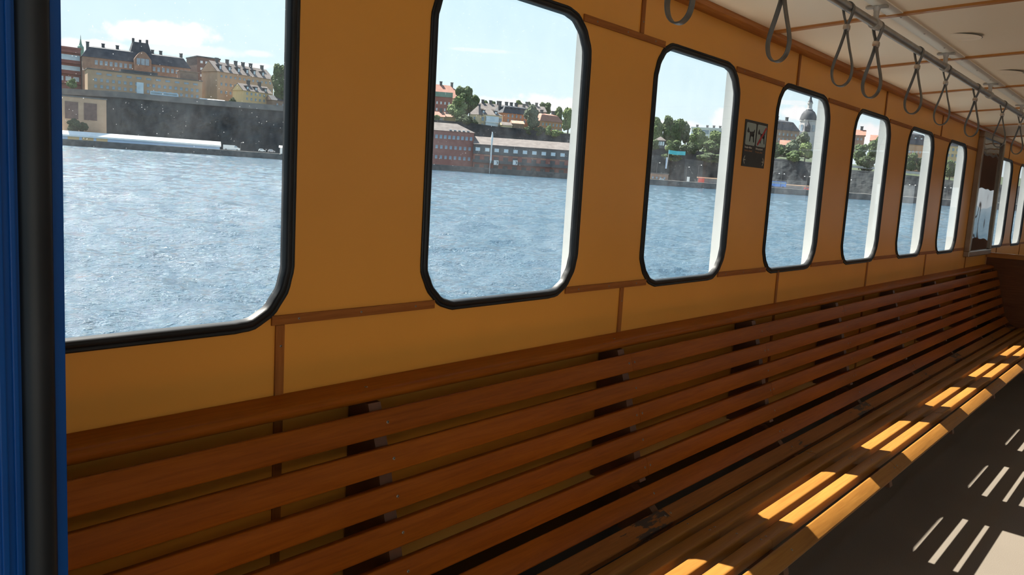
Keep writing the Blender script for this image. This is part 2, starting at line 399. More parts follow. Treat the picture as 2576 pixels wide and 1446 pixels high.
# ------------------------------------------------------------------ bench
bench = empty('bench', G(2.9, -.25, -.953)); BO = bench.location.copy()
tag(bench, 'long varnished slatted wooden bench along the yellow wall under the windows', 'bench')
XB0, XB1 = .13, 5.83
SUPX = [.805+PER*k-.0 for k in range(8)]
rows = [ # name, centre y, z, width, normal angle from horizontal(-y) up, thickness, material, joint parity
 ('back_slat', -.0785, -.3820, .0405, 16, 'slat', 1), ('back_slat', -.0965, -.4365, .0405, 15, 'slat', 0), ('back_slat', -.1090, -.4940, .0405, 13, 'slat', 1),
 ('back_slat', -.1250, -.5485, .0405, 14, 'slat', 0), ('back_slat', -.1405, -.6070, .0415, 16, 'slat', 1), ('back_slat', -.1640, -.6620, .0430, 38, 'slat', 0),
 ('seat_slat', -.2010, -.6990, .0400, 66, 'slatw', 1),
 ('seat_slat', -.2515, -.7030, .0350, 95, 'seat', 0), ('seat_slat', -.3065, -.6960, .0350, 98, 'seat', 1), ('seat_slat', -.3625, -.6875, .0350, 95, 'seat', 0),
 ('seat_slat', -.4175, -.6785, .0350, 98, 'seat', 1), ('seat_slat', -.4775, -.6810, .0370, 55, 'seat', 0)]
THK = .0165*D
front = []
for ri, (nm, yc, zc, w, ang, mat, par) in enumerate(rows):
    a = math.radians(ang); nrm = Vector((0, -math.cos(a), math.sin(a))); tan = Vector((0, -math.sin(a), -math.cos(a)))
    w_ = w*D/2; th = THK*1.0 if ri < 6 else THK*1.15
    r = .0045 if ri < 7 else .006
    poly = []
    for sx_, sy_, a0 in ((1, 1, 0), (-1, 1, 90), (-1, -1, 180), (1, -1, 270)):
        rr_ = r if sy_ == 1 else .002
        for k in range(4):
            t_ = math.radians(a0+30*k); poly.append((sx_*(w_-rr_)+rr_*math.cos(t_), sy_*th/2-sy_*rr_+rr_*math.sin(t_)))
    c0 = G(0, yc, zc)-nrm*(th/2)
    pyz = [((c0+tan*p+nrm*q).y-BO.y, (c0+tan*p+nrm*q).z-BO.z) for p, q in poly]
    joints = [XB0]+[SUPX[k]+.004 for k in range(1, 8) if k % 2 == par and SUPX[k] < XB1-.1]+[XB1]
    if joints[1]-joints[0] < .05: joints.pop(1)
    joints = sorted(joints)
    for j in range(len(joints)-1):
        xa = joints[j]*D+.0006; xb = joints[j+1]*D-.0006
        t = MB(); xc = (xa+xb)/2; t.prism(pyz, xa-xc, xb-xc)
        jy = random.uniform(-.0008, .0008)
        o = t.build(nm, MT[mat], bench, smooth=True); o.location = (xc-BO.x, 0, jy)
        for k in range(5):
            xs_ = SUPX[k]
            if k and k % 2 == par:
                cand = [xs_-.008, xs_+.015]
            else: cand = [xs_]
            for xq in cand:
                if joints[j] < xq < joints[j+1]:
                    pp = G(xq, yc, zc)-BO-Vector((xc-BO.x, 0, 0))
                    screw(o, (pp.x, pp.y, pp.z), nrm, .88)
# top rail against the wall
for j, (xa, xb) in enumerate(((XB0, 2.07), (2.07, 4.2), (4.2, XB1))):
    t = MB(); xa = xa*D+.0006; xb = xb*D-.0006; xc = (xa+xb)/2
    y0 = -.002; y1 = -.055*D; zt = G(0, 0, -.332).z; zb_ = G(0, 0, -.352).z; rad = (zt-zb_)/2
    poly = [(y0, zt+.002), (y0, zb_+.002)]+[(y1+rad-rad*math.sin(math.pi*i/8), (zt+zb_)/2-.004-rad*math.cos(math.pi*i/8)) for i in range(9)]
    t.prism([(y-BO.y, z-BO.z) for y, z in poly], xa-xc, xb-xc); o = t.build('top_rail', MT['slat'], bench, smooth=True); o.location = (xc-BO.x, 0, 0)
    for k in range(4):
        if xa < SUPX[k]*D < xb:
            q = G(SUPX[k]-.01, -.035, -.3335)-BO-Vector((xc-BO.x, 0, 0)); screw(o, (q.x, q.y, q.z), (0, -.1, 1), 1.0)
# supports: a shaped board from wall to slats at every joint, a seat bearer and a front leg
def offs(i, d):
    nm, yc, zc, w, ang, mat, par = rows[i]; a = math.radians(ang); nrm = Vector((0, -math.cos(a), math.sin(a))); p = G(0, yc, zc)-nrm*d; return (p.y-BO.y, p.z-BO.z)
fr = [offs(i, THK*1.02) for i in range(0, 5)]
z5 = (G(0, -.145, -.640)); fr.append((z5.y-BO.y+.012, z5.z-BO.z))
top = G(0, -.052, -.356); wallb = G(0, -.004, -.356)
backpoly = [(wallb.y-BO.y, wallb.z-BO.z), (top.y-BO.y, top.z-BO.z)]+fr+[(G(0, -.08, -.66).y-BO.y, G(0, 0, -.66).z-BO.z), (wallb.y-BO.y, G(0, 0, -.66).z-BO.z)]
sf = [offs(i, THK*1.17) for i in range(5, 12)]
sb = G(0, -.115, -.655)
seatpoly = [(sb.y-BO.y, sb.z-BO.z)]+sf+[(G(0, -.475, 0).y-BO.y, G(0, 0, -.735).z-BO.z), (G(0, -.25, 0).y-BO.y, G(0, 0, -.76).z-BO.z), (G(0, -.088, 0).y-BO.y, G(0, 0, -.76).z-BO.z), (G(0, -.088, 0).y-BO.y, G(0, 0, -.662).z-BO.z)]
for k, xk in enumerate(SUPX):
    if xk > XB1-.05: continue
    x = xk*D-BO.x
    t = MB(); t.prism(backpoly, x-.030, x+.010); t.build('back_support', MT['support'], bench)
    t = MB(); t.prism(seatpoly, x-.028, x+.010); t.build('seat_bearer', MT['support'], bench)
    t = MB(); t.box((x-.028, G(0, -.13, 0).y-BO.y, 0), (x+.010, G(0, -.17, 0).y-BO.y, G(0, 0, -.75).z-BO.z)); t.build('leg', MT['support'], bench)
# ------------------------------------------------------------------ half-height partition at the bench end
XP = 5.84
pt = empty('partition', G(XP, -.33, -.953)); tag(pt, 'dark wooden half-height partition with a wooden rail at the far end of the bench', 'partition')
t = MB(); t.box((0, .325*D, 0), (.03, -.33*D, (.953-.285)*D)); t.build('panel', MT['darkwood'], pt)
t = MB(); t.box((-.018, .328*D, (.953-.285)*D), (.05, -.33*D, (.953-.2535)*D)); t.build('top_rail', MT['trimy'], pt, bevel=.006)
t = MB(); t.box((-.01, -.33*D, 0), (.04, -.345*D, (.953-.285)*D)); t.build('post', MT['darkwood'], pt, bevel=.004)
t = MB(); t.prism([(0, 0), (-.085*D, 0), (-.085*D, .225*D), (-.07*D, .245*D), (0, .245*D)], XS*D, XP*D-.002)  # black box added behind the bench to keep the lower slat gaps dark
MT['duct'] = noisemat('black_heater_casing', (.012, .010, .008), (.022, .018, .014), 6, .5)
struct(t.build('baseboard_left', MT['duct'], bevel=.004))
# ------------------------------------------------------------------ hand rail, brackets, straps, ceiling lamps
PY, PZ = -.335, .4415
hr = empty('hand_rail', G(3.0, PY, PZ)); tag(hr, 'long steel hand rail pipe under the ceiling carrying the grab straps', 'hand rail')
t = MB(); t.cyl(((0.2-3.0)*D, 0, 0), ((7.8-3.0)*D, 0, 0), .0168, 20); t.build('pipe', MT['steel'], hr, smooth=True)
for k in range(-2, 9):
    xk = (2.103+PER*k-3.0)*D
    if xk > 4.7*D: break
    t = MB(); t.cyl((xk-.024, 0, 0), (xk+.024, 0, 0), .0215, 20); t.cyl((xk, 0, 0), (xk, 0, .055), .0115, 14, .0105); t.cyl((xk, 0, .050), (xk, 0, .066), .012, 14, .016)
    ztop = G(0, 0, cz(PY)).z-.005-G(0, 0, PZ).z
    t.box((xk-.012, -.040, ztop-.008), (xk+.012, .040, ztop)); t.cyl((xk, 0, .04), (xk, 0, ztop-.004), .011, 12)
    t.build('bracket', MT['bracket'], hr, smooth=True)
def strap_proto():
    root = empty('grab_strap', (0, 0, 0))
    L = .175*D; rp = .0185
    # closed loop in the YZ plane: over the pipe, pinched at the buckle, open tear drop below
    pts = []
    def cr(ps, n=10):
        out = []
        for i in range(1, len(ps)-2):
            p0, p1, p2, p3 = ps[i-1:i+3]
            for k in range(n):
                t = k/n
                out.append(tuple(.5*((2*p1[j])+(-p0[j]+p2[j])*t+(2*p0[j]-5*p1[j]+4*p2[j]-p3[j])*t*t+(-p0[j]+3*p1[j]-3*p2[j]+p3[j])*t**3) for j in (0, 1)))
        return out
    top = [(rp*math.sin(a), rp*math.cos(a)) for a in [math.radians(d) for d in range(-100, 101, 20)]]
    right = [(rp*.95, -.010), (.011, -.035), (.0035, -.058), (.0038, -.080), (.0065, -.100), (.0175, -.145), (.031, -.195), (.0350, -.228), (.029, -.258), (.015, -.2755), (0, -L)]
    left = [(-y, z) for y, z in right[:-1]][::-1]
    loop = top+right+left
    ps = [loop[-1]]+loop+[loop[0], loop[1]]
    cl = cr(ps, 4)
    path = []; n = len(cl)
    for i in range(n):
        a = cl[i-1]; c = cl[(i+1) % n]; t = Vector((0, c[0]-a[0], c[1]-a[1])).normalized(); nr = Vector((1, 0, 0)).cross(t)
        path.append((Vector((0, cl[i][0], cl[i][1])), Vector((1, 0, 0)), nr))
    s = MB(); s.sweep(path, [(-.0125, -.001), (-.0115, -.0024), (.0115, -.0024), (.0125, -.001), (.0125, .001), (.0115, .0024), (-.0115, .0024), (-.0125, .001)], closed=True); s.build('strap', MT['strap'], root, smooth=True)
    s = MB(); s.box((-.0135, -.0085, -.080), (.0135, .0085, -.060)); s.box((-.0125, -.0105, -.0775), (-.003, .0105, -.0630)); s.box((.003, -.0105, -.0775), (.0125, .0105, -.0630)); s.cyl((-.0125, -.006, -.0815), (.0125, -.006, -.0815), .0022, 8); s.build('buckle', MT['buckle'], root, smooth=True, bevel=.0015)
    return root
sx = [(1.151, 'first grab strap from the left, only its bottom loop in view'), (1.542, 'second grab strap from the left, hanging above the gap beside the dog sign'), (1.908, 'third grab strap from the left, first whose buckle shows'),
      (2.128, 'grab strap hanging right beside the nearest visible ceiling bracket'), (2.511, 'grab strap halfway between the first and second visible ceiling brackets'), (2.850, 'grab strap hanging right beside the second visible ceiling bracket'),
      (3.293, 'grab strap hanging between the second and third visible ceiling brackets'), (3.815, 'grab strap in front of the top of the bronze-framed panel'), (4.245, 'grab strap just beyond the fourth ceiling bracket, right of the framed panel'), (4.62, 'farthest grab strap, cut by the right edge of the photo')]
proto = strap_proto()
for i, (x, lab) in enumerate(sx):
    o = proto if i == 0 else copy_tree(proto)
    o.location = G(x, PY, PZ); o.rotation_euler = (0, 0, random.uniform(-.10, .10))
    tag(o, lab+', grey rubber' if len(lab.split()) < 14 else lab, 'grab strap', 'grey grab straps hanging from the ceiling rail')
def lamp(x, lab):
    y = -.415; o = empty('ceiling_lamp', G(x, y, cz(y))); o.rotation_euler = (math.atan(.05), 0, 0)
    r = .056*D
    t = MB(); t.lathe([(r*.99, -.0004), (r*1.0, -.0010), (r*1.025, -.0010), (r*1.03, -.0004)], n=64); t.build('shadow_gap', MT['screwdark'], o, smooth=True)
    t = MB(); t.lathe([(r*.80, -.0012), (r*.815, -.0030), (r*.975, -.0034), (r*.992, -.0010)], n=64); t.build('rim', MT['ceil'], o, smooth=True)
    t = MB(); t.lathe([(r*.79, -.0014), (r*.5, -.0036), (.001, -.0040)], n=64); t.build('diffuser', MT['ceil'], o, smooth=True)
    return tag(o, lab, 'ceiling lamp', 'round flush ceiling lamps')
lamp(2.60, 'round cream flush ceiling lamp nearest the camera, switched off')
lamp(3.30, 'second round cream ceiling lamp, at the right edge of the photo')
# ------------------------------------------------------------------ dog sign
sg = empty('dog_sign', G(2.2225, 0, .153)); tag(sg, 'small black sign with two dog pictograms, one crossed out in red, on the yellow wall', 'sign')
MT['signblk'] = noisemat('sign_black', (.022, .022, .02), (.03, .03, .028), 20, .5)
MT['signgrn'] = noisemat('sign_pale_green', (.30, .37, .35), (.33, .40, .38), 8, .5)
MT['signred'] = noisemat('sign_red', (.42, .02, .02), (.48, .03, .03), 8, .5)
MT['signwht'] = noisemat('sign_white', (.62, .58, .5), (.68, .64, .55), 8, .5)
MT['signorg'] = noisemat('sign_orange', (.35, .17, .08), (.40, .2, .1), 8, .5)
SW, SH = .152*D, .130*D
t = MB(); t.box((-SW/2, 0, -SH/2), (SW/2, -.003, SH/2)); t.build('plate', MT['signblk'], sg)
def flat(poly, y, mi=0, th=.0006):
    b = MB(); n = len(poly); b.add([(x, -y, z) for x, z in poly]+[(x, -y+th, z) for x, z in poly], [tuple(range(n)), tuple(range(n, 2*n))[::-1]]+[(i, n+i, n+(i+1) % n, (i+1) % n) for i in range(n)], mi); return b
def stripf(pts, w):  # a bar between two points
    (x0, z0), (x1, z1) = pts; d = Vector((x1-x0, z1-z0)).normalized(); nn = Vector((-d.y, d.x))*w/2
    return [(x0+nn.x, z0+nn.y), (x0-nn.x, z0-nn.y), (x1-nn.x, z1-nn.y), (x1+nn.x, z1+nn.y)]
def sx_(f): return -SW/2+f*SW
def sz_(f): return SH/2-f*SH
for ci, (fa, fb) in enumerate(((.055, .475), (.535, .955))):
    p = rr(sx_(fa), sz_(.535), sx_(fb), sz_(.055), .009, 5); flat(p, .0036).build('pictogram_field', MT['signgrn'], sg)
    cxm = sx_(fa); ww = sx_(fb)-sx_(fa); tz = sz_(.055); hh2 = sz_(.055)-sz_(.535)
    def q(a, b_): return (cxm+a*ww, tz-b_*hh2)
    dog = [[(.10, .36), (.20, .20), (.30, .34), (.33, .40), (.24, .46), (.13, .44)], [(.30, .37), (.44, .40), (.76, .36), (.86, .50), (.80, .60), (.44, .60), (.38, .48)],
           [(.76, .38), (.84, .27), (.88, .28), (.86, .44)], [(.40, .56), (.52, .58), (.46, .84), (.38, .84)], [(.70, .54), (.82, .50), (.90, .85), (.81, .85)]]
    dm = MB()
    for part in dog:
        fb_ = flat([q(*pp) for pp in part], .0041); dm.add(fb_.v, fb_.f)
    dm.build('dog_pictogram', MT['signblk'], sg)
    if ci: flat(stripf((q(.12, .93), q(.94, .10)), .0115), .0048).build('red_bar', MT['signred'], sg)
def text(s, mat, x, z, size, name='lettering'):
    cu = bpy.data.curves.new(name, 'FONT'); cu.body = s; cu.size = size; cu.extrude = .0002
    o = bpy.data.objects.new(name+'_tmp', cu); C.objects.link(o)
    dg = bpy.context.evaluated_depsgraph_get(); me = bpy.data.meshes.new_from_object(o.evaluated_get(dg)); bpy.data.objects.remove(o)
    me.materials.clear(); me.materials.append(mat)
    k = bpy.data.objects.new(name, me); C.objects.link(k); k.parent = sg; k.location = (x, -.0036, z); k.rotation_euler = (math.pi/2, 0, 0); return k
text('Husdjur tillåtna', MT['signwht'], sx_(.05), sz_(.605), .0125); text('Animals allowed', MT['signorg'], sx_(.05), sz_(.675), .0125)
text('Sällskapsdjursfri', MT['signwht'], sx_(.53), sz_(.605), .0125); text('No pets, please', MT['signorg'], sx_(.53), sz_(.675), .0125)
for cxx, sgn in ((.10, -1), (.90, 1)):
    am = MB(); tip = (sx_(cxx+sgn*.05), sz_(.86))
    for e2 in ((tip[0]-sgn*.020, tip[1]), (tip[0]-sgn*.012, tip[1]+.018), (tip[0]-sgn*.012, tip[1]-.018)):
        fb_ = flat(stripf((tip, e2), .0032), .0038); am.add(fb_.v, fb_.f)
    am.build('arrow', MT['signwht'], sg)
t = MB(); t.box((XS*D, .0525*D, FZ-.44*D), (XEND*D, .0525*D+.40, FZ-.41*D)); struct(t.build('side_ledge', MT['hull'], bevel=.01))  # hidden ledge, added to bounce sunlight up onto the white window posts
MT['pier'] = noisemat('pale_pier_concrete', (.66, .62, .54), (.74, .70, .62), 1.2, .8)
t = MB(); t.box((-6, YR*D-.45, -.6), (22, YR*D-11, -.30)); struct(t.build('pier_ground', MT['pier']))  # unseen pale slab, added to bounce sunlight onto the ceiling and left wall
# ------------------------------------------------------------------ far shore
def S(u, v, d, z):
    p = P(u, v, d); return Vector((p.x, p.y, z))
def ext_root(name, loc, rz=0): return empty(name, loc, rz, ext=True)
def ext_obj(o): o.matrix_basis = EXT; return o
MX = {}
def cm(key, c1, c2, scale=.5, rough=.8, **k): MX[key] = noisemat(key, c1, c2, scale, rough, **k)
cm('cliff_rock', (.014, .020, .025), (.055, .062, .064), .22, .95, detail=10, stretch=(1, 1, .4), lo=.40, hi=.66, spec=.1)  # bluish tint in the rock colour stands in for distance haze
cm('stone_quay', (.06, .062, .064), (.12, .12, .115), .5)
cm('quay_paving', (.30, .29, .27), (.38, .37, .34), .2)
cm('viaduct_stone', (.09, .092, .092), (.15, .145, .135), .3)
cm('tan_render', (.44, .28, .175), (.50, .33, .21), .3)
cm('yellow_render', (.68, .45, .22), (.74, .50, .25), .3)
cm('pale_yellow_render', (.64, .49, .30), (.70, .54, .34), .3)
cm('orange_render', (.46, .21, .10), (.52, .25, .13), .3)
cm('brown_brick', (.24, .15, .11), (.31, .20, .14), .6)
cm('dark_brick', (.12, .07, .06), (.17, .10, .08), .6)
cm('red_brick', (.26, .09, .07), (.33, .12, .09), .6)
cm('slate_roof', (.045, .05, .062), (.075, .08, .09), .5, .8, spec=.2)
cm('grey_roof', (.13, .115, .11), (.18, .16, .15), .4, .9, spec=.1)
cm('red_tile_roof', (.27, .11, .075), (.33, .145, .10), .5)
cm('copper_roof', (.15, .25, .20), (.19, .30, .24), .5)
cm('white_plaster', (.72, .72, .70), (.80, .80, .78), .5)
cm('pale_blue_wall', (.46, .58, .74), (.52, .64, .80), .5)
cm('church_stone', (.42, .40, .42), (.52, .48, .46), .3)
cm('church_peach', (.70, .45, .28), (.76, .50, .32), .3)
cm('dark_metal', (.05, .055, .06), (.08, .085, .09), .5, .5)
cm('turquoise', (.05, .42, .46), (.07, .50, .55), .5)
cm('bus_blue', (.08, .20, .55), (.10, .25, .62), .5, .4)
cm('signal_red', (.60, .06, .04), (.68, .08, .05), .5, .5)
cm('asphalt', (.14, .14, .14), (.2, .2, .2), .5)
cm('grass', (.015, .032, .012), (.05, .075, .025), .5)
cm('bark', (.09, .07, .05), (.13, .1, .07), 2)
MX['far_glass'] = noisemat('far_window_glass', (.16, .22, .28), (.30, .38, .44), .35, .15)
MX['pale_glass'] = noisemat('pale_window_glass', (.50, .60, .66), (.66, .74, .78), .35, .2)
for kname, a, b_ in (('leaf_dark', (.016, .030, .014), (.055, .082, .030)), ('leaf_mid', (.024, .048, .017), (.085, .125, .042)), ('leaf_light', (.05, .085, .026), (.145, .19, .065)), ('leaf_grey', (.045, .065, .04), (.115, .14, .085))):
    MX[kname] = noisemat(kname, a, b_, 16, .85, detail=8, lo=.40, hi=.62, bump=1.0, spec=.2)
# --- water
def water():
    rng = np.random.default_rng(3)
    azs = math.atan2(*(ROTI @ Fv).xy)          # azimuth from +Y towards +X
    a_dense = np.linspace(azs-math.radians(42), azs+math.radians(38), 1150)
    a_sp = np.linspace(azs+math.radians(38), azs+math.radians(318), 60)[1:-1]
    az = np.concatenate([a_dense, a_sp]); na = len(az)
    r = np.concatenate([[2.5, 5], np.geomspace(8.5, 470, 620), [900, 3000]]); nr = len(r)
    Rg, A = np.meshgrid(r, az, indexing='ij'); X = Rg*np.sin(A); Y = Rg*np.cos(A); Z = np.zeros_like(X)
    wind = math.radians(70); 
    for i in range(70):
        lam = 0.35*(9.0/0.35)**rng.random(); k = 2*np.pi/lam
        th = wind+rng.normal(0, .6); amp = .0068*lam**.85*rng.uniform(.5, 1.3)
        fade = np.clip((lam*22*1.5/Rg-.15)*2.0, 0, 1) if lam < 3 else np.clip(160*lam/Rg/1.6, 0, 1)
        ph = k*(X*np.cos(th)+Y*np.sin(th))+rng.uniform(0, 6.28)
        Z += amp*fade*(np.exp(1.0*(np.sin(ph)-1))*2-.93)
    Z[Rg > 480] = 0; Z[Rg < 8] = 0
    co = np.stack([X, Y, Z+SEA], -1).reshape(-1, 3).astype(np.float32)
    me = bpy.data.meshes.new('water'); I = np.arange(nr-1)[:, None]*na; J = np.arange(na)[None]; J2 = (J+1) % na
    q = np.stack([I+J, I+J2, I+na+J2, I+na+J], -1).reshape(-1, 4).astype(np.int32)
    me.vertices.add(len(co)); me.vertices.foreach_set('co', co.ravel()); me.loops.add(q.size); me.loops.foreach_set('vertex_index', q.ravel())
    me.polygons.add(len(q)); me.polygons.foreach_set('loop_start', np.arange(0, q.size, 4, dtype=np.int32)); me.polygons.foreach_set('loop_total', np.full(len(q), 4, dtype=np.int32))
    me.polygons.foreach_set('use_smooth', np.ones(len(q), dtype=bool)); me.update(); me.validate()
    m, nt, b = new_mat('harbour_water')
    b.inputs['Base Color'].default_value = (.034, .078, .118, 1); b.inputs['Roughness'].default_value = .10; b.inputs['IOR'].default_value = 1.33
    b.inputs['Specular IOR Level'].default_value = .6
    v = coords(nt); n = N(nt, 'ShaderNodeTexNoise', Scale=3.5, Detail=7, Roughness=.68, Distortion=.6); nt.links.new(v, n.inputs['Vector'])
    v2 = coords(nt); n2 = N(nt, 'ShaderNodeTexNoise', Scale=.9, Detail=6, Roughness=.65); nt.links.new(v2, n2.inputs['Vector'])
    bp = N(nt, 'ShaderNodeBump', Strength=.8, Distance=.075); nt.links.new(n.outputs['Fac'], bp.inputs['Height'])
    bp2 = N(nt, 'ShaderNodeBump', Strength=.75, Distance=.34); nt.links.new(n2.outputs['Fac'], bp2.inputs['Height']); nt.links.new(bp2.outputs['Normal'], bp.inputs['Normal'])
    v3 = coords(nt, (1, 1, 1)); n3 = N(nt, 'ShaderNodeTexNoise', Scale=7.0, Detail=2.5, Roughness=.6); nt.links.new(v3, n3.inputs['Vector'])
    bp3 = N(nt, 'ShaderNodeBump', Strength=1.0, Distance=.08); nt.links.new(n3.outputs['Fac'], bp3.inputs['Height']); nt.links.new(bp.outputs['Normal'], bp3.inputs['Normal'])
    nt.links.new(bp3.outputs['Normal'], b.inputs['Normal'])
    me.materials.append(m); o = bpy.data.objects.new('water', me); C.objects.link(o); ext_obj(o)
    tag(o, 'choppy blue harbour water glittering in the sun outside the windows', 'water', kind='stuff')
water()
# --- ground: quay, cliff and plateau
QZ = SEA+2.8; RS = 400.0
us = list(range(60, 2640, 6))
def curve(pts, u):
    for (u0, v0), (u1, v1) in zip(pts, pts[1:]):
        if u <= u1: t = max(0, (u-u0)/(u1-u0)); return v0+(v1-v0)*t
    return pts[-1][1]
TOPV = [(60, 218), (130, 223), (300, 233), (480, 250), (600, 260), (715, 268), (800, 278), (1000, 296), (1085, 302), (1190, 312), (1250, 320), (1330, 327), (1430, 338), (1640, 372), (1700, 378), (1760, 382), (1830, 388), (1945, 399), (2040, 409), (2140, 428), (2200, 432), (2270, 440), (2320, 445), (2400, 455), (2576, 470), (2640, 474)]
def wl_v(u): return 366+(u-130)*.0675
q = MB(); vs = []
for u in us:
    for d, z in ((RS, SEA-3), (RS, QZ), (RS+.8, QZ+.02), (RS+22, QZ+.05)):
        vs.append(S(u, wl_v(u), d, z))
n = len(us)
q.add(vs, [(4*i+j, 4*i+j+1, 4*i+5+j, 4*i+4+j) for i in range(n-1) for j in (0,)], 0); q.f += [(4*i+j, 4*i+j+1, 4*i+5+j, 4*i+4+j) for i in range(n-1) for j in (1, 2)]; q.mi += [1]*(2*(n-1))
o = q.build('quay_ground', [MX['stone_quay'], MX['quay_paving']]); ext_obj(o); struct(o)
q = MB(); NV = 44; vs = []
for i, u in enumerate(us):
    vt = curve(TOPV, u); zt = P(u, vt, 436).z
    for j in range(NV):
        t = j/(NV-1); z = QZ-.5+(zt-QZ+.5)*t
        d = 419+9*t
        smooth = .45 if u > 1500 else (1 if u > 300 else .25)
        p = S(u, vt+(1-t)*60, d, z); s = noise.fractal(Vector((u*.045, z*.16, 0)), 1.0, 2.2, 6)*2.6*smooth*math.sin(math.pi*min(1, max(0, t)))
        p = S(u, vt+(1-t)*60, d+s, z); vs.append(p)
q.add(vs, [(NV*i+j, NV*i+j+1, NV*i+NV+j+1, NV*i+NV+j) for i in range(n-1) for j in range(NV-1)])
o = q.build('cliff', MX['cliff_rock'], smooth=False); ext_obj(o); struct(o)
q = MB(); vs = []
for u in us:
    vt = curve(TOPV, u); zt = P(u, vt, 436).z
    for d, dz in ((427.5, -.6), (436, -.2), (470, 2), (560, 7), (900, 9)): vs.append(S(u, vt, d, zt+dz))
q.add(vs, [(5*i+j, 5*i+j+1, 5*i+6+j, 5*i+5+j) for i in range(n-1) for j in range(4)])
o = q.build('hill_ground', MX['grass']); ext_obj(o); struct(o)
# stone parapet wall along the clifftop road (left part)
def ribbon(name, pts, h, th, mat, below=0, label=None, cat=None):
    """pts: (u, v, d) along the base"""
    m = MB(); vs = []
    for u, v, d in pts:
        p = P(u, v, d); p2 = P(u, v, d+th); vs += [(p.x, p.y, p.z-below), (p2.x, p2.y, p.z-below), (p2.x, p2.y, p.z+h), (p.x, p.y, p.z+h)]
    k = len(pts)
    m.add(vs, [(4*i+j, 4*i+(j+1) % 4, 4*i+4+(j+1) % 4, 4*i+4+j) for i in range(k-1) for j in range(4)]+[(0, 1, 2, 3), (4*k-1, 4*k-2, 4*k-3, 4*k-4)])
    o = m.build(name, mat); ext_obj(o)
    if label: tag(o, label, cat)
    return o
ribbon('stone_parapet', [(60, 219, 426), (300, 233, 426), (500, 251, 426), (712, 268, 426), (800, 278, 426)], .5, .6, MX['viaduct_stone'], 2.2, 'long grey stone parapet wall running along the top of the cliff', 'wall')
ribbon('stone_parapet', [(1085, 318, 430), (1190, 322, 430), (1330, 336, 430), (1440, 347, 430)], .8, .5, MX['viaduct_stone'], 3, 'grey stone retaining wall on the slope above the long warehouse', 'wall')
# --- buildings
def bld(name, label, cat, uL, vL, uR, vR, vt, dL, dR, depth, wall, roof=None, rows=(), chim=(), dorm=(), group=None, sink=4, rh=4, roofmat='slate_roof', win='far_glass', extra=None, parts=True):
    A = P(uL, vL, dL); B = P(uR, vR, dR); ang = math.atan2(B.y-A.y, B.x-A.x); L = math.hypot(B.x-A.x, B.y-A.y)
    H = P(uL, vt, dL).z-A.z; s = (B.z-A.z)
    root = ext_root(name, A, ang); tag(root, label, cat, group)
    m = MB(); m.box((0, 0, -sink+min(0, s)), (L, depth, H)); m.build('walls', MX[wall], root)
    o_ = .5
    if roof == 'flat':
        m = MB(); m.box((-.3, -.3, H), (L+.3, depth+.3, H+rh)); m.build('roof', MX[roofmat], root)
    elif roof == 'gable':
        m = MB(); m.prism([(-o_, H-.2), (depth/2, H+rh), (depth+o_, H-.2)], -o_, L+o_); m.build('roof', MX[roofmat], root)
        m = MB(); m.prism([(0, H-.2), (depth/2, H+rh-.45), (depth, H-.2)], -o_-.02, -o_+.3); m.build('gable_wall', MX[wall], root)
    elif roof == 'hip':
        m = MB(); k = min(depth/2, L/2.2)
        m.add([(-o_, -o_, H), (L+o_, -o_, H), (L+o_, depth+o_, H), (-o_, depth+o_, H), (k, depth/2, H+rh), (L-k, depth/2, H+rh)], [(0, 1, 5, 4), (1, 2, 5), (2, 3, 4, 5), (3, 0, 4), (3, 2, 1, 0)]); m.build('roof', MX[roofmat], root)
    elif roof == 'mansard':
        m = MB(); k = rh*.45
        m.add([(-.4, -.4, H), (L+.4, -.4, H), (L+.4, depth+.4, H), (-.4, depth+.4, H), (k, k, H+rh*.8), (L-k, k, H+rh*.8), (L-k, depth-k, H+rh*.8), (k, depth-k, H+rh*.8), (k*2, depth/2, H+rh), (L-k*2, depth/2, H+rh)],
              [(0, 1, 5, 4), (1, 2, 6, 5), (2, 3, 7, 6), (3, 0, 4, 7), (4, 5, 9, 8), (5, 6, 9), (6, 7, 8, 9), (7, 4, 8), (3, 2, 1, 0)]); m.build('roof', MX[roofmat], root)
    for (zf, cnt, w_, h_, a, b_) in rows:
        m = MB(); m.box((-w_/2, -.12, -h_/2), (w_/2, .1, h_/2)); me = m.mesh('window', MX[win])
        for i in range(cnt):
            x = L*(a+(b_-a)*(i+.5)/cnt); inst('window', me, root, (x, 0, H*zf))
    for cx_ in chim:
        m = MB(); x = L*cx_; m.box((x-.7, depth*.5-.6, H+rh*.4), (x+.7, depth*.5+.6, H+rh+1.6)); m.box((x-.85, depth*.5-.75, H+rh+1.6), (x+.85, depth*.5+.75, H+rh+1.9)); m.build('chimney', MX['dark_metal'], root)
    for dx in dorm:
        x = L*dx; y = depth*.16; m = MB(); m.box((x-.8, y-.6, H+rh*.15), (x+.8, y+2.5, H+rh*.62)); m.prism([(y-.9, H+rh*.62), (y-.9, H+rh*.62+.25), (y+2.8, H+rh*.62+.25), (y+2.8, H+rh*.62)], x-1, x+1)
        d_ = m.build('dormer', MX['slate_roof'], root); m = MB(); m.box((x-.5, y-.68, H+rh*.22), (x+.5, y-.5, H+rh*.55)); m.build('window', MX['pale_glass'], d_)
    return root, L, H
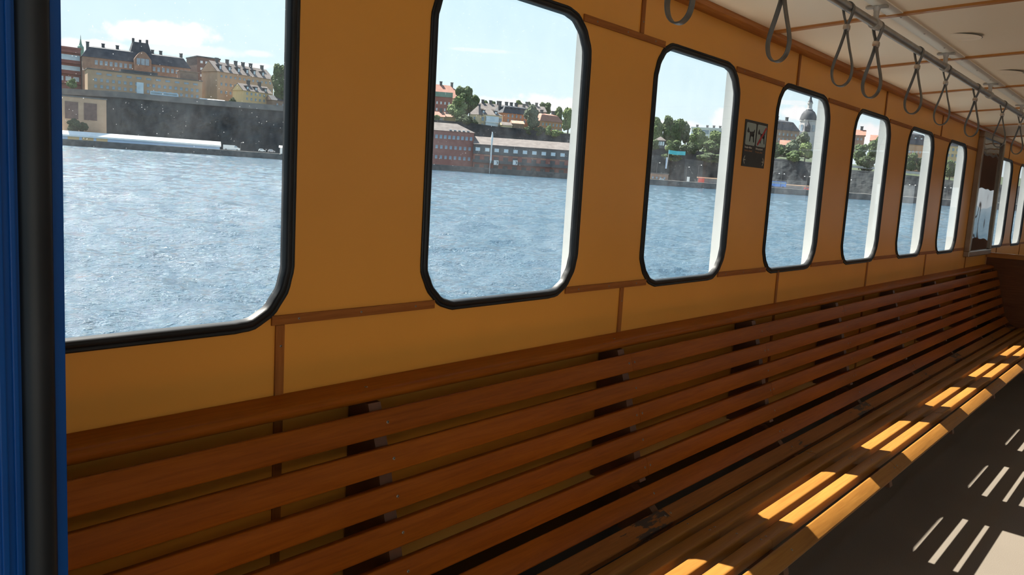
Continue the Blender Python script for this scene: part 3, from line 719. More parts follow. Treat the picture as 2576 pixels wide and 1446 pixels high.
# window 1
r, L, H = bld('office_building', 'red brick office building with banded windows at the far left of the clifftop', 'building', 96, 222, 204, 230, 112, 475, 478, 18, 'red_brick', 'flat', [(.30, 5, 2.6, 2.2, .05, .98), (.55, 5, 3.6, 2.2, .05, .98), (.80, 5, 3.6, 2.6, .05, .98)], rh=.9, roofmat='red_brick', win='pale_glass')
for zf in (.2, .43, .68, .93):
    m = MB(); m.box((-.5, -1.4, H*zf-.4), (L*.98, .1, H*zf+.2)); m.build('balcony', MX['red_brick'], r)
sp = ext_root('church_spire', P(203, 118, 620)); tag(sp, 'thin green copper church spire behind the red office building', 'spire')
m = MB(); m.lathe([(2.0, -14), (2.0, 0), (1.1, 1.2), (.7, 2.4), (.12, 6.0)], n=8); m.build('spire', MX['copper_roof'], sp); m = MB(); m.lathe([(.2, 5.9), (.1, 7), (.05, 7.8)], n=6); m.build('finial', MX['dark_metal'], sp)
pal, L, H = bld('palace_building', 'large brown palatial building with steep dark slate roof and central gabled tower', 'building', 208, 228, 478, 250, 141, 470, 476, 20, 'brown_brick', 'mansard', [(.62, 20, 1.3, 2.0, .12, .98), (.86, 20, 1.3, 2.2, .10, .98), (.38, 20, 1.3, 2.0, .12, .98)], chim=(.06, .2, .33, .66, .74, .94), dorm=(.15, .27, .70, .80, .88), rh=6.5)
m = MB(); m.box((L*.46, -2.2, H*.2), (L*.62, 12, H+1.5)); pts = [(L*.46+L*.16*i/12, H+1.5+4.2*math.sin(math.pi*i/12)) for i in range(13)]
vs = [(x, -2.2, z) for x, z in pts]+[(x, 4, z) for x, z in pts]; m.add(vs, [tuple(range(13)), tuple(range(13, 26))[::-1]]+[(i, i+13, i+14, i+1) for i in range(12)]); m.build('gable_tower', MX['brown_brick'], pal)
m = MB(); m.add([(L*.43, 4, H+3.5), (L*.65, 4, H+3.5), (L*.65, 16, H+3.5), (L*.43, 16, H+3.5), (L*.47, 6, H+11), (L*.61, 6, H+11), (L*.61, 14, H+11), (L*.47, 14, H+11)], [(0, 1, 5, 4), (1, 2, 6, 5), (2, 3, 7, 6), (3, 0, 4, 7), (4, 5, 6, 7)]); m.box((L*.465, 8, H+10.5), (L*.485, 10, H+13)); m.box((L*.53, 8, H+10.5), (L*.55, 10, H+12.6)); m.box((L*.595, 8, H+10.5), (L*.615, 10, H+13)); m.build('tower_roof', MX['slate_roof'], pal)
for i in range(3):
    x = L*(.50+.04*i); m = MB(); m.box((x-.9, -2.35, H*.93), (x+.9, -2.1, H*1.12)); m.build('arched_window', MX['far_glass'], pal)
lb, L, H = bld('office_block', 'long low tan office block with rows of small windows along the clifftop road', 'building', 221, 240, 508, 262, 173, 441, 449, 13, 'tan_render', 'flat', [(.86, 11, 2.2, .9, .05, .98), (.62, 19, 1.2, 1.5, .04, .98), (.38, 19, 1.2, 1.5, .04, .98), (.13, 19, 1.2, 1.4, .14, .98)], rh=.5, roofmat='grey_roof')
m = MB(); m.box((L*.28, 2, H+.3), (L*.60, 9, H+1.9)); m.build('roof_plant', MX['dark_metal'], lb)
m = MB(); m.box((L*.80, 2, H+.3), (L*.97, 9, H+4.2)); m.box((L*.79, 1.7, H+4.2), (L*.98, 9.5, H+4.6)); m.build('penthouse', MX['brown_brick'], lb)
m = MB(); m.box((L*.41, -.2, H*.08), (L*.47, .1, H*.70)); m.build('stair_window', MX['pale_glass'], lb)
bld('apartment_tower', 'dark brick apartment tower behind the long tan office block', 'building', 495, 256, 552, 262, 143, 482, 486, 18, 'dark_brick', 'flat', [(f, 4, 1.3, 1.3, .08, .95) for f in (.3, .45, .6, .75, .9)], rh=.7, win='pale_glass')
bld('apartment_house', 'tall tan apartment house with pale dormered roof and many chimneys', 'building', 546, 262, 686, 276, 178, 455, 474, 15, 'tan_render', 'gable', [(.86, 12, 1.0, 1.2, .03, .98), (.62, 12, 1.0, 1.5, .03, .98), (.38, 12, 1.0, 1.5, .03, .98)], chim=(.12, .30, .45, .58, .72, .93), dorm=(.08, .24, .40, .55, .68, .84), rh=5.5, roofmat='grey_roof')
bld('yellow_house', 'small yellow house with grey gable roof in front of the tall tan apartment house', 'building', 612, 270, 682, 277, 226, 440, 449, 10, 'yellow_render', 'gable', [(.22, 6, .9, 1.2, .05, .96), (.52, 6, .9, 1.3, .05, .96), (.82, 6, .9, 1.3, .05, .96)], chim=(.35, .75), dorm=(.18, .48, .82), rh=3.6, roofmat='grey_roof')
bld('brown_house', 'low brown house at the right end of the clifftop seen in the first window', 'building', 684, 272, 740, 278, 250, 441, 446, 8, 'brown_brick', 'gable', [(.5, 3, .9, 1.0, .1, .9)], rh=2.4)
bld('market_building', 'low white-roofed pavilion on the clifftop between office block and yellow house', 'building', 508, 263, 566, 268, 254, 439, 441, 7, 'white_plaster', 'gable', [(.5, 4, 1.4, .9, .1, .9)], rh=1.6, roofmat='white_plaster')
# tan pump house against the cliff, lower left
bld('cliffside_building', 'tan building with two tall dark windows built against the cliff at far left', 'building', 154, 316, 268, 326, 241, 412, 414, 7, 'tan_render', 'flat', [(.55, 2, 5.2, 7.5, .02, .85)], rh=.5, roofmat='viaduct_stone', win='dark_brick', sink=6)
# white ferry shed on the quay
sh, L, H = bld('quay_shed', 'long white metal-roofed shed on the quay at the far left', 'shed', 60, 346, 553, 375, 333.5, 403, 404.5, 9, 'pale_blue_wall', None, sink=.6)
m = MB(); m.prism([(-.7, H-.2), (-.7, H+.5), (1.2, H+2.2), (8, H+2.2), (9.7, H-.2)], -.5, L+.5); m.build('roof', MX['white_plaster'], sh)
for f in (.235, .305, .375):
    m = MB(); m.box((L*f-2.2, -.12, .05), (L*f+2.2, .1, H*.95)); m.build('door', MX['yellow_render'], sh)
bld('quay_kiosk', 'small white kiosk standing on the quay at the right edge of the first window', 'kiosk', 704, 388, 716, 388.5, 370, 404, 404, 3, 'white_plaster', 'gable', [], rh=.8, roofmat='white_plaster', sink=.8)
# vehicles
def vehicle(name, label, cat, uL, uR, vb, H, d, body, kind='van', onroad=False):
    A = P(uL, vb, d); B = P(uR, vb+(uR-uL)*.06, d); ang = math.atan2(B.y-A.y, B.x-A.x); L = math.hypot(B.x-A.x, B.y-A.y)
    r = ext_root(name, A, ang); tag(r, label, cat); W = 2.3 if kind != 'car' else 1.7
    m = MB()
    prof = {'van': [(0, .35), (0, H), (L*.68, H), (L*.86, H*.62), (L, H*.5), (L, .35)], 'bus': [(0, .4), (0, H), (L*.96, H), (L, H*.8), (L, .4)], 'car': [(0, .3), (0, H*.62), (L*.15, H), (L*.6, H), (L*.78, H*.62), (L, H*.55), (L, .3)]}[kind]
    k = len(prof); m.add([(x, 0, z) for x, z in prof]+[(x, W, z) for x, z in prof], [tuple(range(k)), tuple(range(k, 2*k))[::-1]]+[(i, i+k, (i+1) % k+k, (i+1) % k) for i in range(k)]); m.build('body', MX[body], r)
    m = MB(); a, b_ = {'van': (.66, .82), 'bus': (.03, .95), 'car': (.18, .62)}[kind]; m.box((L*a, -.05, H*.60), (L*b_, W+.05, H*.88)); m.build('windows', MX['far_glass'], r)
    for f in (.17, .82):
        m = MB(); m.cyl((L*f, -.06, .36), (L*f, W+.06, .36), .36 if kind != 'car' else .3, 12); m.build('wheel', MX['dark_metal'], r)
vehicle('coach', 'blue and white coach driving along the clifftop road before the office block', 'bus', 378, 449, 245, 3.1, 436, 'pale_blue_wall', 'bus')
vehicle('van', 'white box van parked on the quay right of the long white shed', 'van', 561, 604, 377, 2.5, 405, 'white_plaster', 'van')
vehicle('car', 'small white parked car on the quay between the van and the kiosk', 'car', 650, 668, 381.5, 1.5, 405, 'white_plaster', 'car')
vehicle('car', 'silver parked car on the quay nearest the white kiosk', 'car', 674, 692, 383, 1.5, 405, 'church_stone', 'car')
# window 2
bld('school_building', 'big brick building with red tile roof and green copper eaves band', 'building', 1040, 300, 1134, 306, 238, 452, 452, 16, 'red_brick', 'flat', [(.22, 9, .8, 1.5, .02, .98), (.48, 9, .8, 1.5, .02, .98), (.75, 9, .8, 1.4, .02, .98)], rh=2.6, roofmat='copper_roof', win='pale_glass')
bld('long_tiled_house', 'long house with a broad red tiled roof rising behind the brick building', 'building', 1020, 300, 1176, 308, 236, 478, 484, 20, 'tan_render', 'hip', [], chim=(.58, .76), rh=8, roofmat='red_tile_roof')
bld('tiled_cottage', 'low cottage with orange tiled roof below the brick building', 'building', 1086, 305, 1117, 309, 291, 438, 438, 8, 'tan_render', 'gable', [(.5, 3, .8, .9, .1, .9)], chim=(.7,), rh=2.6, roofmat='red_tile_roof')
bld('brown_cottage', 'low brown-roofed cottage with yellow wall at the foot of the big trees', 'building', 1116, 302, 1155, 306, 292, 443, 443, 8, 'yellow_render', 'gable', [], rh=2.6, roofmat='brown_brick')
vl, L, H = bld('yellow_villa', 'pale yellow villa with brown roof and white glazed veranda', 'building', 1200, 322, 1262, 327, 286, 436, 440, 12, 'pale_yellow_render', 'hip', [(.25, 2, 1.0, 1.4, .04, .26), (.68, 2, 1.2, 2.0, .04, .26), (.25, 1, 1.4, 1.4, .84, .99), (.68, 1, 1.4, 2.0, .84, .99)], chim=(.15,), dorm=(.25, .75), rh=3.6, roofmat='grey_roof')
m = MB(); m.box((L*.30, -1.6, .3), (L*.80, 0, H*.45)); m.box((L*.32, -1.5, H*.52), (L*.82, 0, H*.90)); m.build('glazed_veranda', MX['pale_glass'], vl)
m = MB(); m.box((L*.29, -1.9, H*.45), (L*.83, 0, H*.52)); m.box((L*.30, -1.75, .2), (L*.82, 0, .45)); m.build('veranda_floor', MX['white_plaster'], vl)
bld('villa_wing', 'gabled yellow side wing at the left of the yellow villa', 'building', 1180, 318, 1201, 322, 287, 434, 432, 10, 'pale_yellow_render', 'hip', [(.3, 1, .8, 1.3, .3, .9), (.7, 1, .8, 1.3, .3, .9)], rh=5, roofmat='grey_roof')
bld('orange_school', 'orange rendered building with dark roof storey and white dormer windows', 'building', 1264, 312, 1345, 320, 283, 446, 456, 13, 'orange_render', 'mansard', [(.38, 7, 1.0, 1.6, .1, .98), (.78, 7, 1.0, 1.7, .1, .98)], chim=(.05, .25, .40, .55, .8), dorm=(.14, .26, .38, .50, .64, .76, .88), rh=4.6)
bld('low_brown_house', 'low brown house with flat gable between the villa and the big round tree', 'building', 1289, 333, 1316, 336, 309, 432, 433, 9, 'brown_brick', 'gable', [(.25, 2, 1.6, 1.0, .2, .8)], rh=1.6, roofmat='brown_brick', win='pale_glass')
bld('garden_house', 'small cream garden house right of the yellow villa', 'building', 1264, 330, 1288, 333, 313, 431, 432, 8, 'pale_yellow_render', 'gable', [], rh=1.6, roofmat='grey_roof')
bld('grey_roofed_row', 'row of houses with grey roofs behind the yellow villa', 'building', 1205, 300, 1270, 305, 272, 470, 474, 12, 'church_stone', 'gable', [(.7, 7, .9, 1.2, .05, .95)], chim=(.2, .5, .8), rh=3.6, roofmat='grey_roof')
bld('brick_house', 'orange brick house with red tiled mansard roof right of the round tree', 'building', 1357, 332, 1413, 337, 303, 440, 448, 12, 'orange_render', 'mansard', [(.30, 6, .9, 1.4, .05, .98), (.72, 6, .9, 1.5, .05, .98)], chim=(.3, .8), rh=4.4, roofmat='red_tile_roof')
bld('slate_roof_row', 'long grey-roofed house behind the orange brick house', 'building', 1310, 302, 1372, 307, 276, 478, 482, 12, 'brown_brick', 'gable', [(.6, 6, .9, 1.2, .05, .95)], chim=(.3, .7), rh=3.4, roofmat='grey_roof')
wb, L, H = bld('brick_warehouse', 'tall dark red brick warehouse with a low grey hipped roof by the water', 'building', 1030, 421, 1187, 432, 322, 404, 406, 16, 'red_brick', 'hip', [(.84, 10, 1.3, 1.8, .3, .99), (.58, 9, 1.2, 1.7, .3, .98), (.32, 9, 1.2, 1.7, .3, .98)], rh=4.2, roofmat='grey_roof', sink=.8)
for i in range(5):
    m = MB(); x = L*(.62+.07*i); m.box((x-.6, -.2, H+.5), (x+.6, .8, H+.75)); m.build('skylight', MX['pale_glass'], wb)
lw, L, H = bld('long_warehouse', 'long low brick warehouse with brownish metal roof and a row of white windows', 'building', 1188, 432, 1470, 452, 362, 403, 406, 18, 'red_brick', None, [], sink=.8)
m = MB(); m.prism([(-.9, H-.1), (-.9, H+.2), (9, H+4.2), (18.9, H+.2), (18.9, H-.1)], -.3, L+.5); m.build('roof', MX['grey_roof'], lw)
m = MB(); m.box((-.15, -.15, H*.66), (L+.1, .2, H*.98)); m.build('upper_band', MX['dark_metal'], lw)
m = MB(); m.box((-.1, -2.5, H*.40), (L+.1, .1, H*.46)); m.box((-.1, -2.5, H*.36), (L+.1, -2.3, H*.41)); m.build('loading_deck', MX['dark_metal'], lw)
m = MB(); m.box((-1.1, -.3, -.85), (1.1, .1, .85)); me_ = m.mesh('window_frame', MX['white_plaster']); m = MB(); m.box((-.95, -.38, -.55), (.95, -.25, .7)); me2 = m.mesh('pane', MX['pale_glass'])
m = MB(); m.box((-1.4, -.2, -.12), (1.4, .1, .12)); me3 = m.mesh('lintel', MX['tan_render'])
m = MB(); m.box((-1.2, -.12, -1.7), (1.2, .1, 1.7)); me4 = m.mesh('door', MX['dark_metal'])
for i in range(12):
    x = L*(.037+.0835*i); wi = inst('window_frame', me_, lw, (x, 0, H*.83)); inst('pane', me2, wi); inst('lintel', me3, lw, (x, 0, H*.63)); inst('door', me4, lw, (x, 0, H*.52), scale=(1, 1, .55)); inst('door', me4, lw, (x, 0, H*.16))
for u, lab in ((1248, 'left'), (1296, 'right')):
    p = P(u, 409, 399.9); ps = ext_root('poster', p, math.atan2((P(1300, 410, 403)-P(1200, 404, 403)).y, (P(1300, 410, 403)-P(1200, 404, 403)).x)); tag(ps, 'white square poster, the %s one of two on the long warehouse front' % lab, 'poster', 'white posters on the warehouse')
    m = MB(); m.box((-1.15, -.05, -1.15), (1.15, .05, 1.15)); m.build('sheet', MX['white_plaster'], ps)
    m = MB(); m.add([(x, -.08, z) for x, z in [(.1, -.9), (.75, -.75), (.9, .1), (.55, .85), (0, .7), (.45, .35), (.3, 0), (.5, -.4)]], [tuple(range(8))]); m.build('printed_figure', MX['dark_metal'], ps)
fpz = ext_root('flag_pole', P(1231, 436, 399.5)); tag(fpz, 'white flag pole with a furled white flag standing on the quay before the warehouse', 'flag pole')
m = MB(); m.cyl((0, 0, 0), (0, 0, 20.5), .12, 8, .07); m.build('pole', MX['white_plaster'], fpz)
m = MB(); m.lathe([(.1, 5), (.45, 6.5), (.35, 9), (.25, 12), (.4, 15), (.6, 17), (.35, 19.5), (.1, 20.3)], c=(.4, 0, 0), n=8); m.build('furled_flag', MX['white_plaster'], fpz)
# windows 3 - 7
bld('flat_roofed_block', 'long white modern block seen above the trees in the third window', 'building', 1738, 340, 1850, 346, 322, 520, 520, 14, 'white_plaster', 'flat', [(.55, 5, 4.2, 2.4, .05, .95)], chim=(.12, .35, .5, .64, .78), rh=.8, roofmat='white_plaster')
bld('pavilion', 'small dark wooden pavilion with pyramid roof among the trees', 'pavilion', 1647, 368, 1672, 371, 352, 428, 428, 5, 'dark_metal', 'hip', [(.5, 4, .8, 1.9, .05, .95)], rh=2.0, roofmat='grey_roof', win='pale_glass')
ribbon('tarpaulin_fence', [(1681, 385, 415), (1700, 388, 414.5), (1724, 389, 415)], 1.6, .2, MX['turquoise'], .3, 'turquoise tarpaulin fence halfway up the wooded cliff', 'fence')
bp_ = ext_root('banner', P(1675, 424, 412)); tag(bp_, 'narrow pale blue vertical banner hanging against the dark cliff', 'banner')
m = MB(); m.box((-.5, -.1, 0), (.5, .1, 5.6)); b0 = m.build('cloth', MX['pale_blue_wall'], bp_); m = MB(); m.cyl((.7, 0, 0), (1.6, 0, 9.5), .08, 6); m.build('pole', MX['white_plaster'], bp_)
bld('quay_hut', 'brown brick hut with a flat roof on the quay in the third window', 'building', 1632, 455, 1680, 458, 436, 405, 405, 5, 'brown_brick', 'flat', [(.5, 4, .8, 1, .1, .9)], rh=.5, roofmat='grey_roof', sink=.8)
vehicle('car', 'silver parked estate car on the quay in front of the brown brick hut', 'car', 1657, 1674, 456.5, 1.6, 403, 'church_stone', 'car')
def box_thing(name, label, cat, uL, uR, vb, h, d, mat, dep=2.4):
    A = P(uL, vb, d); B = P(uR, vb+(uR-uL)*.06, d); L = math.hypot(B.x-A.x, B.y-A.y); r = ext_root(name, A, math.atan2(B.y-A.y, B.x-A.x)); tag(r, label, cat)
    m = MB(); m.box((0, 0, -.1), (L, dep, h)); m.build('body', MX[mat], r); m = MB()
    for i in range(7): m.box((L*(i+.3)/7, -.06, .1), (L*(i+.7)/7, .02, h-.15))
    m.build('corrugation', MX[mat], r); m = MB(); m.box((-.05, -.08, h), (L+.05, dep+.05, h+.12)); m.build('lid', MX[mat], r)
box_thing('container', 'red shipping container on the quay in the third window', 'container', 1756, 1771, 459.5, 2.0, 404, 'signal_red')
box_thing('site_hut', 'white site hut standing on the quay left of the red container', 'hut', 1727, 1734, 457.5, 2.4, 404, 'white_plaster')
bld('long_shelter', 'long low open shelter with pale roof edge along the quay at the third window', 'shelter', 1754, 463, 1850, 468, 447, 408, 409, 4, 'asphalt', 'flat', [], rh=.5, roofmat='church_peach', sink=1)
bld('long_shelter', 'long quay shelter behind the blue bus in the fourth window', 'shelter', 1930, 475, 2120, 488, 462, 409, 410, 4, 'asphalt', 'flat', [], rh=.4, roofmat='church_peach', sink=1)
vehicle('bus', 'bright blue bus standing on the quay in the fourth window', 'bus', 1936, 1977, 470, 2.9, 403, 'bus_blue', 'bus')
vehicle('car', 'small red car on the quay right of the blue bus', 'car', 2022, 2042, 478, 1.5, 403, 'signal_red', 'car')
# railings, street lamps
def lampost(u, vb, vt, d, label, arms=2):
    A = P(u, vb, d); h = P(u, vt, d).z-A.z; r = ext_root('street_lamp', A, -math.atan2(A.x, A.y)); tag(r, label, 'street lamp', 'street lamps on the far quay')
    m = MB(); m.cyl((0, 0, 0), (0, 0, h), .11, 8, .07)
    for s in ((-1, 1) if arms == 2 else (1,)): m.cyl((0, 0, h-.1), (s*1.1, 0, h+.1), .06, 6)
    m.build('post', MX['stone_quay'], r)
    for s in ((-1, 1) if arms == 2 else (1,)): m = MB(); m.lathe([(.05, .25), (.28, .12), (.30, 0), (.12, -.12)], c=(s*1.15, 0, h-.02), n=10); m.build('lamp_head', MX['white_plaster'], r)
lampost(1724, 457, 420, 404, 'slim street lamp on the quay left of the site hut', 1)
lampost(1754, 459, 415, 404, 'street lamp rising beside the red container', 1)
lampost(1650, 452, 409, 406, 'street lamp near the brown brick hut', 1)
lampost(1963, 470, 437, 403, 'double street lamp behind the blue bus')
lampost(2027, 476, 444, 403, 'double street lamp beside the small red car')
lampost(2289, 512, 465, 404, 'double street lamp in the sixth window')
lampost(2378, 520, 472, 404, 'double street lamp in the seventh window')
lampost(2130, 490, 452, 404, 'street lamp at the left edge of the fifth window', 1)
lampost(605, 378, 358, 405, 'lamp with a pale globe beside the white van', 1)
# church
ch = ext_root('domed_church', P(2026, 362, 560), math.radians(0)); k = (P(2046, 330, 560)-P(2003, 328, 560)).length/2
tag(ch, 'large pale church with grey ribbed dome, lantern and spire in the fourth window', 'church')
pz = lambda v: (P(2026, v, 560).z-P(2026, 362, 560).z)
m = MB(); m.lathe([(k, -6), (k, pz(306)), (k*1.06, pz(305)), (k*1.06, pz(302.5)), (k*.98, pz(302))], n=8); m.box((-k*1.5, -k*.9, -8), (k*1.5, k*1.2, pz(334))); m.build('drum', MX['church_stone'], ch)
m = MB(); m.lathe([(k*1.03, pz(302)), (k*.98, pz(296)), (k*.86, pz(288)), (k*.66, pz(281)), (k*.40, pz(277)), (k*.36, pz(275))], n=24); m.build('dome', MX['slate_roof'], ch, smooth=True)
m = MB(); m.lathe([(k*.42, pz(276)), (k*.42, pz(274)), (k*.30, pz(273)), (k*.28, pz(261)), (k*.36, pz(260)), (k*.34, pz(258))], n=8); m.build('lantern', MX['church_stone'], ch)
m = MB(); m.lathe([(k*.34, pz(258)), (k*.22, pz(253)), (k*.13, pz(248)), (k*.10, pz(238)), (.05, pz(222))], n=8); m.build('spire', MX['slate_roof'], ch)
for a in range(8):
    t_ = math.radians(a*45+22.5); m = MB(); cx_, cy_ = k*.93*math.cos(t_), k*.93*math.sin(t_); d_ = Vector((math.cos(t_), math.sin(t_))); s_ = Vector((-d_.y, d_.x))
    vs = [(cx_+d_.x*q_+s_.x*w_, cy_+d_.y*q_+s_.y*w_, z) for z in (pz(331), pz(315)) for q_, w_ in ((-.2, -1.0), (.25, -1.0), (.25, 1.0), (-.2, 1.0))]
    m.add(vs, [(0, 1, 2, 3), (4, 7, 6, 5), (0, 4, 5, 1), (1, 5, 6, 2), (2, 6, 7, 3), (3, 7, 4, 0)]); m.build('window', MX['far_glass'], ch)
for sx__ in (-1, 1):
    m = MB(); m.box((sx__*k*1.28-1.3, -k*.8, pz(334)), (sx__*k*1.28+1.3, -k*.8+2.6, pz(320))); m.lathe([(1.7, pz(320)), (1.3, pz(316)), (.5, pz(311)), (.05, pz(302))], c=(sx__*k*1.28, -k*.8+1.3, 0), n=8); m.build('side_turret', MX['church_peach' if sx__ > 0 else 'slate_roof'], ch)
bld('corner_apartment_building', 'tan apartment building with dark mansard roof left of the domed church', 'building', 1935, 372, 2006, 377, 324, 500, 512, 16, 'brown_brick', 'mansard', [(f, 6, 1.0, 1.5, .08, .95) for f in (.25, .5, .78)], chim=(.45, .8), dorm=(.3, .5, .72), rh=6.5)
bld('red_roofed_house', 'low house with red tiled roof among trees below the church', 'building', 1962, 372, 1992, 375, 363, 448, 448, 8, 'dark_brick', 'gable', [(.5, 3, .8, .8, .1, .9)], rh=2.5, roofmat='red_tile_roof')
bld('hilltop_house', 'red-roofed house on the hilltop in the fifth window', 'building', 2140, 365, 2172, 369, 338, 480, 480, 10, 'brown_brick', 'gable', [(.6, 3, .9, 1.2, .1, .9)], chim=(.7,), rh=3, roofmat='red_tile_roof')
bld('orange_hill_house', 'orange house at the right side of the fifth window among the trees', 'building', 2188, 372, 2215, 375, 352, 470, 470, 10, 'orange_render', 'gable', [(.5, 2, .9, 1.2, .1, .9)], rh=3, roofmat='red_tile_roof')
bld('mansard_block', 'big tan block with dark two-storey mansard roof in the sixth window', 'building', 2276, 408, 2336, 414, 362, 470, 480, 14, 'tan_render', 'mansard', [(f, 6, 1.0, 1.4, .05, .95) for f in (.25, .6)], chim=(.3,), dorm=(.15, .4, .65, .9), rh=7)
bld('yellow_block', 'yellow rendered apartment block in the seventh window', 'building', 2372, 425, 2420, 430, 366, 470, 474, 14, 'yellow_render', 'mansard', [(f, 4, 1.0, 1.4, .05, .95) for f in (.3, .6, .85)], rh=5)
ribbon('railing', [(2135, 421, 432), (2205, 426, 432)], 1.1, .1, MX['church_stone'], 0, 'pale railing along the clifftop in the fifth window', 'railing')
ribbon('railing', [(2262, 434, 432), (2330, 440, 432)], 1.1, .1, MX['church_stone'], 0, 'pale railing along the clifftop in the sixth window', 'railing')
# --- trees
def crown_mesh(seed, mat, tall=1.0):
    rnd = random.Random(seed); bm = bmesh.new()
    for i in range(22):
        a = rnd.uniform(0, 6.283); rad = rnd.uniform(.0, .34); z = rnd.uniform(-.30, .36); s = rnd.uniform(.13, .24)*(1-.35*abs(z))
        rad *= math.sqrt(max(.1, 1-(z/.5)**2))
        r = bmesh.ops.create_icosphere(bm, subdivisions=3, radius=s, matrix=Matrix.Translation((rad*math.cos(a), rad*math.sin(a), z*tall)))
        for v in r['verts']:
            n_ = noise.noise(v.co*17+Vector((seed, 0, 0)))*.055+noise.noise(v.co*38)*.045
            c_ = Vector((rad*math.cos(a), rad*math.sin(a), z*tall)); n_ += noise.noise(v.co*70)*.03; v.co += (v.co-c_).normalized()*n_
    me = bpy.data.meshes.new('foliage'); bm.to_mesh(me); bm.free(); me.materials.append(MX[mat]); return me
CR = {(k_, s_): crown_mesh(s_*7+len(k_), k_) for k_ in ('leaf_dark', 'leaf_mid', 'leaf_light', 'leaf_grey') for s_ in (1, 2)}
tm = MB(); tm.cyl((0, 0, 0), (0, 0, 1), .035, 8, .02); tm.cyl((0, 0, .45), (.12, .03, .75), .018, 6, .01); tm.cyl((0, 0, .5), (-.12, -.02, .8), .018, 6, .01); TRK = tm.mesh('trunk', MX['bark'])
tc_ = [0]
def tree(u, vb, vt, wpx, d, leaf, label, name='tree'):
    tc_[0] += 1; A = P(u, vb, d); h = P(u, vt, d).z-A.z; w_ = (P(u+wpx/2, vb, d)-P(u-wpx/2, vb, d)).length
    r = ext_root(name, A, tc_[0]*1.3); tag(r, label, 'bush' if name == 'bush' else 'tree', 'trees and bushes on the far shore')
    if name == 'tree':
        inst('trunk', TRK, r, (0, 0, -.5), scale=(h, h, h*.55)); inst('foliage', CR[(leaf, 1+tc_[0] % 2)], r, (0, 0, h*.56), scale=(w_*1.02, w_*1.02, h*.92))
    else: inst('foliage', CR[(leaf, 1+tc_[0] % 2)], r, (0, 0, h*.42), scale=(w_*1.02, w_*1.02, h*1.1)); inst('stem', TRK, r, (0, 0, -.3), scale=(h, h, h*.3))
